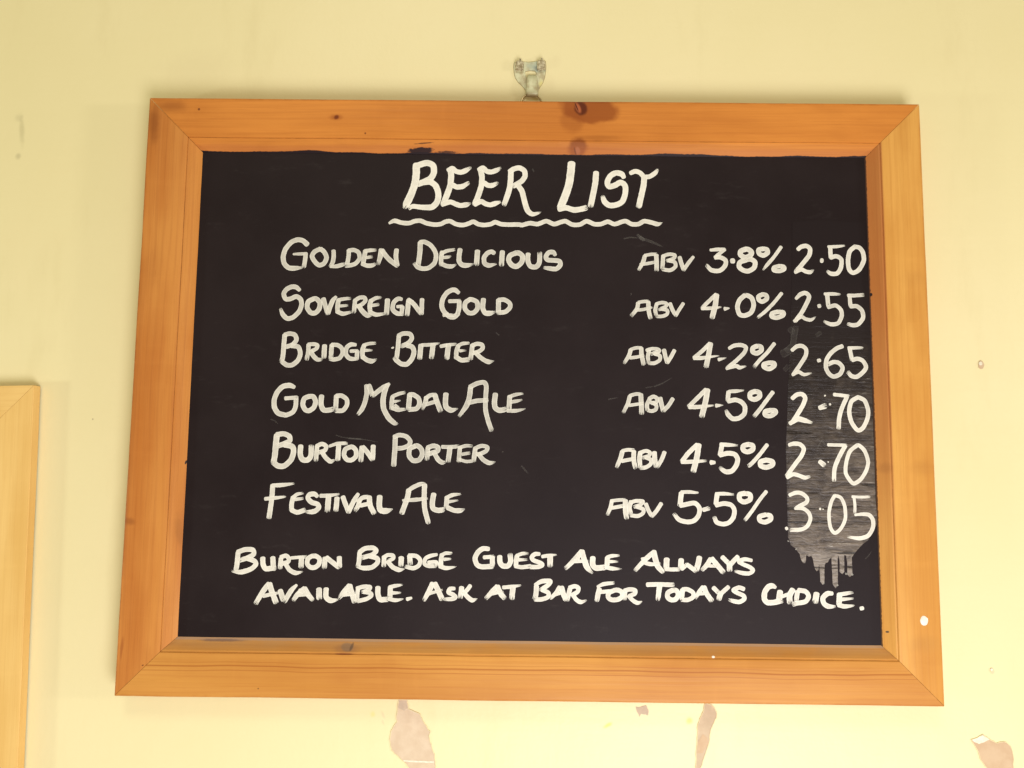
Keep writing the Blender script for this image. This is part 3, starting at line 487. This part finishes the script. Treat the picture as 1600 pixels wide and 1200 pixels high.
("4.5%",0.88,[[2036,34,47,1938,-64,47,1834,-168,47],[1839,-173,45,1947,-169,45,2122,-150,16],[2054,31,61,2029,-104,61,1984,-279,61],[2151,-152,45,2232,-145,12],[2304,14,39,2385,20,39,2475,29,16],[2298,11,49,2287,-93,49],[2292,-100,51,2373,-82,51,2444,-107,51,2484,-161,51,2475,-243,51,2411,-295,51,2339,-301,51,2289,-255,51,2269,-206,37],[2605,20,54,2550,-6,54,2549,-58,54,2603,-75,54,2657,-41,54,2653,5,54,2600,20,54],[2812,13,45,2720,-107,45,2657,-190,45,2591,-270,45],[2779,-199,52,2720,-215,52,2719,-256,52,2777,-265,52,2836,-229,52,2832,-203,52,2774,-199,52]]),
("2.70",0.94,[[3034,-60,45,3089,-15,49,3150,-9,49,3185,-53,49,3157,-135,49,3094,-238,49,3041,-320,49],[3001,-351,45,3092,-297,57,3163,-311,57,3256,-339,26],[3348,-166,51,3420,-141,63],[3410,-27,16,3420,-18,16],[3465,-126,24,3475,-120,24],[3519,-8,39,3599,-16,39,3688,-27,39],[3670,-32,47,3604,-171,47,3570,-294,47,3562,-401,47],[3797,-36,47,3719,-88,47,3690,-201,47,3711,-323,47,3779,-419,47,3841,-393,47,3895,-291,47,3909,-189,47,3872,-76,47,3792,-34,47]]),
("ABV",0.9,[[1063,-695,49,1042,-771,49,998,-874,41],[1063,-688,39,1129,-674,39,1198,-680,39],[1195,-690,51,1194,-789,51,1212,-882,51],[1057,-806,41,1128,-790,41,1209,-779,41],[1271,-702,51,1260,-778,51,1270,-874,51],[1265,-708,41,1332,-685,41,1382,-704,41,1367,-742,41,1291,-768,41],[1331,-760,43,1392,-787,43,1386,-838,43,1330,-874,43,1270,-881,43],[1433,-701,53,1437,-787,53,1454,-867,53],[1550,-697,45,1513,-786,45,1464,-867,45]]),
("4.5%",0.92,[[1926,-607,51,1828,-701,51,1748,-803,51],[1746,-808,43,1888,-802,43,2030,-790,24],[1944,-607,61,1919,-761,61,1879,-913,61],[2082,-810,55,2126,-809,36],[2195,-601,43,2286,-605,43,2390,-609,20],[2213,-606,51,2188,-723,51],[2188,-723,53,2275,-702,53,2355,-713,53,2390,-766,53,2374,-837,53,2322,-903,53,2251,-914,53,2183,-869,40],[2512,-596,54,2458,-617,54,2457,-662,54,2505,-684,54,2564,-656,54,2565,-610,54,2507,-596,54],[2733,-598,43,2646,-711,43,2574,-792,43,2515,-849,42],[2721,-773,54,2653,-797,54,2656,-842,54,2719,-858,54,2788,-830,54,2788,-792,54,2716,-773,54]]),
("2.70",0.94,[[2985,-599,39,3044,-582,47,3115,-592,47,3154,-644,47,3122,-726,47,3059,-807,47,2976,-919,46,2950,-955,46],[2954,-970,44,3026,-934,44,3096,-950,44,3156,-972,44,3215,-957,28],[3333,-784,49,3384,-826,57],[3427,-791,14,3434,-789,14],[3434,-591,36,3520,-593,36,3644,-595,36],[3632,-601,47,3557,-731,47,3502,-863,46,3490,-1004,46],[3763,-597,43,3680,-669,43,3636,-801,42,3627,-912,42,3670,-992,42,3719,-1033,42,3801,-980,42,3865,-879,42,3889,-778,42,3853,-657,43,3794,-597,43,3758,-594,43]]),
("ABV",0.9,[[940,-1270,42,925,-1335,42,891,-1417,38],[930,-1262,36,1016,-1251,36,1096,-1248,36],[1096,-1255,54,1096,-1363,54,1109,-1455,54],[940,-1340,40,1005,-1329,40,1086,-1313,40],[1162,-1267,50,1141,-1333,50,1156,-1400,50],[1152,-1278,40,1217,-1259,40,1298,-1263,40,1268,-1301,40,1197,-1327,40],[1227,-1324,42,1298,-1351,42,1297,-1396,42,1237,-1429,42,1156,-1422,42],[1330,-1291,44,1358,-1360,44,1393,-1425,44],[1507,-1284,44,1459,-1359,44,1398,-1432,44]]),
("5.5%",0.92,[[1738,-1153,38,1834,-1150,38,1929,-1159,24],[1738,-1161,54,1721,-1304,54],[1726,-1306,50,1812,-1287,50,1893,-1276,50,1944,-1334,50,1933,-1414,50,1880,-1474,50,1800,-1490,50,1709,-1466,50,1652,-1399,40],[1987,-1351,46,2055,-1332,46],[2134,-1168,38,2237,-1165,38,2337,-1174,22],[2148,-1176,52,2131,-1287,52],[2134,-1296,50,2225,-1277,50,2305,-1292,50,2342,-1349,50,2330,-1429,50,2282,-1489,50,2211,-1510,50,2141,-1491,50,2112,-1433,42],[2466,-1157,54,2407,-1174,54,2406,-1229,54,2459,-1256,54,2523,-1228,54,2524,-1173,54,2461,-1157,54],[2712,-1134,40,2636,-1227,40,2543,-1358,40,2464,-1460,40],[2698,-1398,51,2629,-1421,51,2633,-1466,51,2691,-1482,51,2755,-1450,51,2751,-1410,51,2693,-1398,51]]),
("3.05",0.94,[[2977,-1173,38,3051,-1144,44,3121,-1153,44,3175,-1201,44,3169,-1251,44,3087,-1297,44,3028,-1322,24],[3036,-1327,24,3127,-1323,42,3191,-1370,42,3209,-1440,42,3172,-1520,42,3101,-1560,42,2980,-1567,42],[2928,-1554,36,2941,-1547,36],[3318,-1324,24,3328,-1327,24],[3353,-1327,12,3360,-1330,12],[3493,-1172,38,3451,-1248,38,3422,-1378,38,3433,-1527,38,3481,-1596,38,3552,-1545,38,3606,-1435,38,3605,-1296,38,3563,-1196,38,3488,-1170,38],[3694,-1183,30,3795,-1186,30,3895,-1181,30],[3714,-1187,32,3721,-1274,32,3718,-1372,32],[3718,-1389,24,3798,-1380,36,3878,-1387,44,3920,-1442,44,3917,-1531,44,3860,-1621,44,3759,-1652,44,3625,-1637,22]]),
("BURTON",0.92,[[-3326,-1896,54,-3331,-2000,54,-3340,-2094,54],[-3331,-1891,52,-3252,-1861,52,-3161,-1862,52,-3147,-1909,52,-3207,-1949,52,-3307,-1982,52],[-3227,-1957,52,-3135,-1988,52,-3118,-2027,52,-3172,-2077,52,-3281,-2113,52,-3386,-2104,26],[-3041,-1952,56,-3033,-2026,56,-3001,-2073,56,-2931,-2064,56,-2896,-2064,56],[-2926,-1946,56,-2916,-2059,56],[-2833,-1955,50,-2838,-2063,50],[-2835,-1940,46,-2776,-1924,46,-2744,-1956,46,-2753,-1993,46,-2827,-2016,46],[-2782,-2008,48,-2729,-2082,48,-2658,-2115,48,-2578,-2100,12],[-2716,-1948,34,-2624,-1939,34,-2544,-1934,34],[-2598,-1952,58,-2600,-2049,58],[-2476,-1923,50,-2521,-1951,50,-2531,-2010,50,-2489,-2051,50,-2439,-2049,50,-2398,-2014,50,-2392,-1955,50,-2433,-1925,50,-2479,-1923,50],[-2330,-1944,54,-2333,-2053,54],[-2312,-1939,52,-2250,-1987,52,-2168,-2046,52],[-2167,-1935,54,-2161,-2041,54]]),
("BRIDGE",0.92,[[-1937,-1880,50,-1940,-1964,50,-1951,-2038,50],[-1938,-1875,50,-1878,-1833,50,-1788,-1824,50,-1747,-1855,50,-1796,-1903,50,-1911,-1936,50],[-1816,-1918,50,-1735,-1942,50,-1731,-1991,50,-1792,-2041,50,-1882,-2052,50,-1961,-2035,32],[-1655,-1921,50,-1657,-2025,50],[-1664,-1931,42,-1615,-1903,42,-1555,-1907,42,-1552,-1940,42,-1613,-1972,42],[-1615,-1975,48,-1551,-2039,48,-1480,-2067,48,-1420,-2055,14],[-1459,-1929,58,-1461,-2018,58],[-1364,-1908,56,-1356,-2002,56],[-1374,-1906,46,-1293,-1909,46,-1242,-1956,46,-1259,-2015,46,-1320,-2046,46,-1406,-2030,40],[-1053,-1890,32,-1123,-1905,42,-1182,-1936,42,-1193,-1995,42,-1150,-2019,42,-1060,-2018,42],[-1151,-1980,38,-1061,-1974,38,-1048,-2018,38],[-997,-1889,48,-1006,-1953,48,-1003,-2027,48],[-997,-1894,38,-952,-1874,38,-887,-1875,32],[-971,-1943,38,-891,-1937,20],[-1020,-2022,44,-939,-2041,44,-829,-2023,12]]),
("GUEST",0.92,[[-463,-1820,46,-531,-1819,54,-586,-1859,54,-618,-1929,54,-594,-1998,54,-538,-2022,54,-418,-2015,54],[-518,-1916,42,-400,-1905,42],[-422,-1912,54,-418,-2010,54],[-337,-1904,56,-334,-1965,56,-303,-2007,56,-243,-2008,56,-212,-1954,56,-220,-1880,56],[-139,-1894,50,-149,-1943,50,-151,-2017,50],[-144,-1892,38,-84,-1870,38,-14,-1865,30],[-124,-1938,40,-24,-1937,22],[-158,-2009,44,-83,-2021,44,17,-2007,44],[116,-1871,40,66,-1872,46,28,-1907,46,47,-1941,46,127,-1970,46,149,-1994,46,107,-2014,46,7,-2018,46],[147,-1900,38,217,-1887,38,312,-1876,16],[237,-1894,60,238,-2003,60]]),
("ALE",0.92,[[598,-1834,54,518,-1926,54,413,-2030,42],[598,-1834,60,628,-1934,60,658,-2013,60,718,-2079,26],[518,-1947,42,668,-1944,28],[570,-1881,40,550,-1925,40],[723,-1904,60,723,-1982,60,758,-2019,60,858,-2012,60],[890,-1902,54,883,-2010,54],[888,-1899,40,939,-1883,40,1024,-1877,24],[908,-1946,38,1009,-1945,20],[873,-2012,42,948,-2024,42,1050,-2028,12]]),
("ALWAYS",0.92,[[1424,-1831,52,1334,-1906,52,1205,-2041,42],[1416,-1828,60,1434,-1905,60,1463,-1993,60,1521,-2057,50],[1283,-1946,42,1383,-1970,42,1491,-1964,28],[1279,-1912,28,1354,-1896,28],[1564,-1911,62,1558,-2017,62],[1553,-2024,42,1623,-2026,42,1703,-2025,42],[1729,-1916,60,1723,-2015,60],[1733,-2020,44,1795,-1968,44],[1795,-1970,48,1853,-2011,48,1893,-2043,48],[1936,-1887,60,1924,-1949,60,1898,-2033,60],[2064,-1903,52,2023,-1967,52,1965,-2029,42],[2076,-1900,56,2133,-1966,56,2204,-2052,56],[1993,-1979,34,2133,-1983,34],[2195,-1881,50,2273,-1956,50],[2373,-1874,50,2314,-1934,50,2273,-1984,50],[2275,-1959,60,2277,-2028,60],[2530,-1914,36,2450,-1903,44,2384,-1927,44,2429,-1958,44,2508,-1991,44,2542,-2025,44,2497,-2060,44,2417,-2056,44,2338,-2035,30]]),
("AVAILABLE",0.92,[[-2959,-2240,56,-3020,-2321,56,-3100,-2461,50],[-2952,-2240,60,-2920,-2330,60,-2870,-2447,60],[-3018,-2378,40,-2929,-2356,40,-2841,-2339,22],[-2828,-2314,58,-2786,-2421,58],[-2642,-2250,28,-2700,-2310,52,-2775,-2436,52],[-2551,-2286,54,-2628,-2356,54,-2674,-2420,44],[-2551,-2286,56,-2508,-2354,56,-2454,-2414,46],[-2628,-2358,48,-2493,-2344,48],[-2610,-2309,42,-2549,-2335,42],[-2385,-2292,62,-2381,-2397,62],[-2305,-2288,56,-2302,-2381,56,-2246,-2418,56,-2164,-2407,18],[-2041,-2249,56,-2108,-2330,56,-2154,-2394,34],[-2041,-2249,60,-2008,-2339,60,-1975,-2428,60],[-2108,-2352,42,-1988,-2338,42],[-2089,-2305,38,-2049,-2300,38],[-1940,-2274,46,-1948,-2338,46,-1951,-2424,46],[-1955,-2281,44,-1886,-2261,44,-1806,-2262,44,-1825,-2297,44,-1894,-2318,44],[-1874,-2318,44,-1804,-2328,44,-1788,-2356,44,-1842,-2395,44,-1941,-2421,44],[-1717,-2265,56,-1713,-2345,56,-1687,-2399,56,-1602,-2396,56],[-1575,-2260,54,-1577,-2373,54],[-1585,-2262,40,-1526,-2247,40,-1441,-2234,22],[-1554,-2325,40,-1454,-2322,18],[-1590,-2392,40,-1511,-2406,40,-1427,-2391,16],[-1382,-2393,42,-1332,-2378,28]]),
("ASK",0.92,[[-1096,-2215,56,-1134,-2299,56,-1190,-2402,42],[-1071,-2215,58,-1034,-2288,58,-984,-2390,58],[-1133,-2328,38,-984,-2284,20],[-845,-2268,36,-895,-2272,46,-914,-2311,46,-863,-2335,46,-833,-2364,46,-873,-2384,46,-962,-2388,34],[-765,-2255,54,-778,-2368,54],[-667,-2233,44,-704,-2284,44,-749,-2324,44],[-739,-2314,48,-693,-2362,48,-643,-2396,48,-585,-2376,12]]),
("AT",0.92,[[-361,-2239,54,-420,-2300,54,-487,-2374,42],[-359,-2239,56,-320,-2319,56,-279,-2369,56],[-429,-2320,42,-290,-2299,24],[-295,-2250,40,-191,-2239,40,-91,-2223,16],[-183,-2253,60,-194,-2371,60]]),
("BAR",0.92,[[84,-2231,54,80,-2314,54,68,-2373,54],[69,-2218,36,139,-2178,48,239,-2172,48,219,-2214,48,129,-2274,48],[149,-2272,46,219,-2303,46,212,-2352,46,140,-2377,46,65,-2378,46],[347,-2237,46,309,-2301,46,242,-2366,36],[369,-2240,56,389,-2310,56,417,-2380,56],[270,-2331,36,409,-2291,24],[464,-2256,50,449,-2319,50,431,-2383,50],[459,-2244,46,519,-2226,46,559,-2245,46,549,-2289,46,484,-2329,46],[494,-2317,46,539,-2377,46,589,-2401,46,654,-2380,12]]),
("FOR",0.92,[[798,-2252,54,783,-2315,54,770,-2384,54],[776,-2229,28,848,-2199,42,963,-2183,34],[808,-2288,40,928,-2275,40],[968,-2266,50,908,-2294,50,898,-2343,50,938,-2372,50,1008,-2367,50,1058,-2332,50,1050,-2283,50,1008,-2264,50,963,-2266,50],[1092,-2263,46,1082,-2366,46],[1082,-2270,46,1142,-2254,46,1202,-2264,46,1197,-2301,46,1127,-2331,46],[1127,-2326,44,1182,-2379,44,1231,-2403,44,1281,-2386,12]]),
("TODAYS",0.92,[[1340,-2199,48,1472,-2195,48,1639,-2198,48],[1484,-2190,62,1460,-2366,50],[1631,-2256,52,1576,-2286,52,1570,-2335,52,1610,-2364,52,1660,-2359,52,1692,-2305,52,1671,-2261,52,1626,-2257,52],[1741,-2250,52,1731,-2355,52],[1741,-2247,46,1800,-2247,46,1860,-2283,46,1856,-2332,46,1799,-2362,46,1729,-2363,46],[1975,-2218,48,1930,-2273,48,1886,-2343,34],[1982,-2218,54,2019,-2301,54,2071,-2370,54],[1919,-2294,36,2039,-2291,24],[2090,-2224,48,2149,-2280,48],[2261,-2213,46,2209,-2259,46,2153,-2309,46],[2174,-2281,58,2148,-2350,58],[2436,-2235,46,2379,-2220,46,2317,-2248,46,2358,-2277,46,2427,-2308,46,2438,-2345,46,2386,-2377,46,2326,-2373,46,2267,-2352,40]]),
("CHOICE",0.92,[[2795,-2213,34,2758,-2196,58,2713,-2209,58,2672,-2264,58,2666,-2342,58,2700,-2381,58,2769,-2380,58,2861,-2357,58],[2844,-2257,62,2832,-2340,62],[2860,-2315,38,2951,-2280,38],[2989,-2236,62,2952,-2300,62,2950,-2382,62],[3041,-2255,50,3025,-2357,50],[3051,-2242,50,3130,-2253,50,3166,-2307,50,3127,-2366,50,3028,-2386,50,2988,-2397,50],[3257,-2276,64,3237,-2372,64],[3436,-2272,40,3378,-2275,54,3327,-2324,54,3336,-2383,54,3384,-2416,54,3464,-2417,24],[3516,-2278,58,3504,-2395,58],[3507,-2285,42,3577,-2273,42,3665,-2257,28],[3536,-2337,42,3670,-2325,18],[3499,-2400,46,3573,-2414,46,3678,-2403,18],[3748,-2436,40,3776,-2430,40]]),
("mark",0.08,[[1249,1871,27,1310,1825,27,1416,1787,27,1552,1726,8],[1280,1840,38,1325,1810,38],[1090,1823,15,1166,1839,15,1264,1833,8],[1434,63,12,1531,102,12,1644,170,4],[1338,47,10,1420,63,10],[-3017,-365,10,-2964,-387,10,-2925,-424,4],[-2252,-543,9,-2140,-571,9,-1916,-591,9,-1752,-619,4],[-2102,-578,15,-1946,-584,15],[-98,-873,15,-61,-917,15,-16,-961,7],[-321,-714,16,-314,-714,16],[906,-92,12,1017,-69,5],[1171,1167,12,1171,1144,12],[-3,2669,14,13,2637,14],[-414,678,12,-376,648,12],[3821,-1881,9,3858,-1845,9,3896,-1794,4],[3400,-585,15,3357,-556,15,3310,-630,15]]),
("smear",0.0405,[[3027,758,67,3070,713,67],[2983,500,67,3052,562,67,3069,637,67,3094,774,67],[2938,462,90,3006,501,90],[2956,274,52,3001,320,52],[3339,686,45,3385,717,45]]),
("drips",0.55,[[2946,-1690,12,2954,-1697,12],[3108,-1911,13,3116,-1911,13],[3334,-2165,17,3341,-2158,17],[3492,-2185,14,3500,-2177,14],[3591,-2048,17,3605,-2055,17],[3663,-2062,19,3670,-2054,19],[3031,-1790,10,3046,-1775,10]]),
]

def catmull(P, per):
    out = []; n = len(P)
    for i in range(n-1):
        p0, p1, p2, p3 = P[max(i-1, 0)], P[i], P[i+1], P[min(i+2, n-1)]
        if i == 0: p0 = 2*p1-p2
        if i == n-2: p3 = 2*p2-p1
        L = np.hypot(*(p2-p1)[:2]); m = max(2, int(L/per))
        for k in range(m):
            t = k/m
            # centripetal-like softened tangents keep tight letters from looping
            m1 = (p2-p0)*.42; m2 = (p3-p1)*.42
            q = (2*t**3-3*t**2+1)*p1 + (t**3-2*t**2+t)*m1 + (-2*t**3+3*t**2)*p2 + (t**3-t**2)*m2
            out.append(q)
    out.append(P[-1]); return np.array(out)
ACR = (0, .07, .2, .5, .8, .93, 1)
def stroke(st, y, V, F, U, T, rnd):
    P = np.array(st, float).reshape(-1, 3)*1e-4
    if len(P) == 1: P = np.vstack([P, P+[1e-4, 0, 0]])
    C = catmull(P, .0007)
    d = np.diff(C[:, :2], axis=0); tg = np.vstack([d[:1], (d[1:]+d[:-1]), d[-1:]]) if len(d) > 1 else np.vstack([d, d])
    tg /= np.maximum(np.hypot(tg[:, 0], tg[:, 1]), 1e-9)[:, None]
    hw = C[:, 2]/2*1.09
    rows = []
    # rounded ends reach slightly beyond the first and last point
    for k in (1., .85, .6, .3): rows.append((C[0, :2]-tg[0]*hw[0]*k*.55, tg[0], hw[0]*math.sqrt(max(0, 1-k*k))*.95+1e-5))
    for i in range(len(C)): rows.append((C[i, :2], tg[i], hw[i]))
    for k in (.3, .6, .85, 1.): rows.append((C[-1, :2]+tg[-1]*hw[-1]*k*.55, tg[-1], hw[-1]*math.sqrt(max(0, 1-k*k))*.95+1e-5))
    s = 0; acc = []
    for i, r in enumerate(rows):
        if i: s += float(np.hypot(*(r[0]-rows[i-1][0])))
        acc.append(s)
    off = rnd.random()*10; b0 = len(V); nA = len(ACR)
    for i, (c, t, h) in enumerate(rows):
        nx, nz = -t[1], t[0]
        h *= 1 + .05*noise.noise(Vector((acc[i]*260, off, 0)))
        sh = .035*h*noise.noise(Vector((acc[i]*200, off, 5)))
        yy = y - 4e-6*i/len(rows)
        for a in ACR:
            q = (a*2-1)*h + sh
            V.append((c[0]+nx*q, yy, c[1]+nz*q)); U.append((a + off*3, acc[i] + off)); T.append((s-acc[i], a))
    # keep the across coordinate 0..1 in its own right
    for k in range(b0, len(V)): U[k] = (ACR[(k-b0) % nA], U[k][1])
    if len(P) <= 2 and s < .0085:
        for k in range(b0, len(V)): T[k] = (.01, 0)
    for i in range(len(rows)-1):
        for k in range(nA-1):
            a = b0+i*nA+k; F.append((a, a+1, a+1+nA, a+nA))
ORD = ['first', 'second', 'third', 'fourth', 'fifth', 'sixth']
BANDS = [(.195, 'in the heading'), (.125, 'in the first beer line'), (.065, 'in the second beer line'), (.01, 'in the third beer line'),
         (-.05, 'in the fourth beer line'), (-.105, 'in the fifth beer line'), (-.165, 'in the sixth beer line'), (-.215, 'in the upper footer line'), (-9, 'in the lower footer line')]
rnd = random.Random(4)
for wi, (w, op, sts) in enumerate(WORDS):
    V, F, U, T = [], [], [], []
    for k, st in enumerate(sts):
        stroke(st, -.02128 - 1.1e-5*k - (wi % 3)*3e-6, V, F, U, T, rnd)
    nm = {'underline': 'wavy_underline', 'mark': 'chalk_scratches', 'smear': 'chalk_smears', 'drips': 'paint_specks'}.get(w, 'painted_word')
    o = mesh(nm, V, F, M_paint, panel, uv=U, uv2=T)
    o['opacity'] = float(op)
    if nm == 'painted_word':
        zc = sum(v[2] for v in V)/len(V)
        o['label'] = 'white hand-painted %s %s' % (w, [b for z, b in BANDS if zc > z][0])
    elif nm == 'wavy_underline': o['label'] = 'white wavy underline below the heading'
    else: o['kind'] = 'stuff'

# hanging ring fixed behind the top rail
ring = [(-.0023 + .0128*math.cos(a/40*2*math.pi), -.0022, .3565 + .0128*math.sin(a/40*2*math.pi)) for a in range(40)]
tube('hanging_ring', ring, .0011, M_brass, board, True, 8)

# ---------------------------------------------------------------- the wall hook that carries the board
hook = empty('picture_hook', (0, 0, 0))
tag(hook, 'small double-nail wall hook overpainted pale yellow and green, above the beer list board', 'hook')
plate = [(-23.2,410),(-21,411.2),(-14,411),(-6,410.2),(3,411.5),(10,413),(14.3,412.5),(15,406),(14.6,399),(13.8,392),(11.5,385),(8.5,380),(6,376),(5.4,371),(4.6,369.5),
         (-7.5,369.2),(-8.6,371),(-9,375),(-13,380),(-18.5,385.5),(-21.8,391),(-23.2,397),(-23.8,404)]
hole = [(-10,399.6),(-4,400.8),(2.2,400.2),(4.4,397),(3.6,393.8),(-1,393.4),(-5,392),(-7.6,389.4),(-9.4,392),(-10.4,396)]
cxm, czm = -4.5, 391
poly('dark_outline', [[(cxm+(x-cxm)*1.05, czm+(z-czm)*1.03) for x, z in plate], [(cxm+(x-cxm)*.92, 396.5+(z-396.5)*.84) for x, z in hole]], .0002, -.0001, plain('outline_brown', (.26, .18, .08), .8, 0, (.45, .37, .18), 150, .1), hook)  # dark outline added round the plate to deepen its edge contrast
poly('hook_plate', [plate, hole], .0016, -.0009, M_hook, hook, .0004)
def strip(name, sec, xs, mat, parent):
    """bent metal strip: sec = (y, z) line, xs = half widths"""
    V, F = [], []; th = .0011
    for i, ((y, z), hwid) in enumerate(zip(sec, xs)):
        for dx, dy in ((-1, 0), (-.86, -1), (.86, -1), (1, 0), (.86, 1), (-.86, 1)):
            V.append((-.0015 + dx*hwid, y + dy*th*.6, z))
    for i in range(len(sec)-1):
        for k in range(6): F.append((i*6+k, (i+1)*6+k, (i+1)*6+(k+1) % 6, i*6+(k+1) % 6))
    F += [tuple(range(6)), tuple(range(6*(len(sec)-1), 6*len(sec)))[::-1]]
    return mesh(name, V, F, mat, parent, smooth=True)
strip('hook_tongue', [(-.0014, .394), (-.0030, .3935), (-.0052, .391), (-.0065, .386), (-.0070, .380), (-.0072, .373), (-.0068, .368), (-.0050, .3655), (-.0030, .3662), (-.0012, .3680)],
      [.0030, .0045, .0058, .0066, .0070, .0073, .0074, .0073, .0072, .0070], M_hook, hook)
for cx, cz in ((-.0172, .4052), (.0096, .4062)):
    V, F = [], []; m = 12
    for j, (z, r) in enumerate(((cz-.0062, .0034), (cz-.0056, .0042), (cz+.0030, .0044), (cz+.0048, .0040), (cz+.0054, .0030))):
        for i in range(m):
            a = i/m*2*math.pi; V.append((cx + r*1.25*math.cos(a), -.0035 + r*math.sin(a), z))
    for j in range(4):
        for i in range(m): F.append((j*m+i, j*m+(i+1) % m, (j+1)*m+(i+1) % m, (j+1)*m+i))
    F += [tuple(range(m)), tuple(range(4*m, 5*m))[::-1]]
    mesh('nail_barrel', V, F, M_nail, hook)
    tube('nail', [(cx+.001, -.0068, cz+.0075), (cx, -.004, cz+.003), (cx, .004, cz-.006)], .0011, M_nail, hook, False, 8)

# ---------------------------------------------------------------- second framed board, mostly out of the picture on the left
side = empty('side_board', (-.5832, 0, .0008)); side.rotation_euler = (0, R(-1.6), 0)
tag(side, 'pale pine framed board cut off by the left edge of the photo', 'framed board')
w2, h2 = .30, .30
PROF2 = [(t*1.08, d*.5) for t, d in PROF]
def shift(o):
    for v in o.data.vertices: v.co.x -= w2; v.co.z -= h2
    return o
for sd in range(4): shift(rail(sd, w2, h2, PROF2, M_pale, side, seed=sd*2.3+20.4))
shift(box('writing_panel', -w2+.064, w2-.064, -.0105, -.003, -h2+.064, h2-.064, M_panel, side))
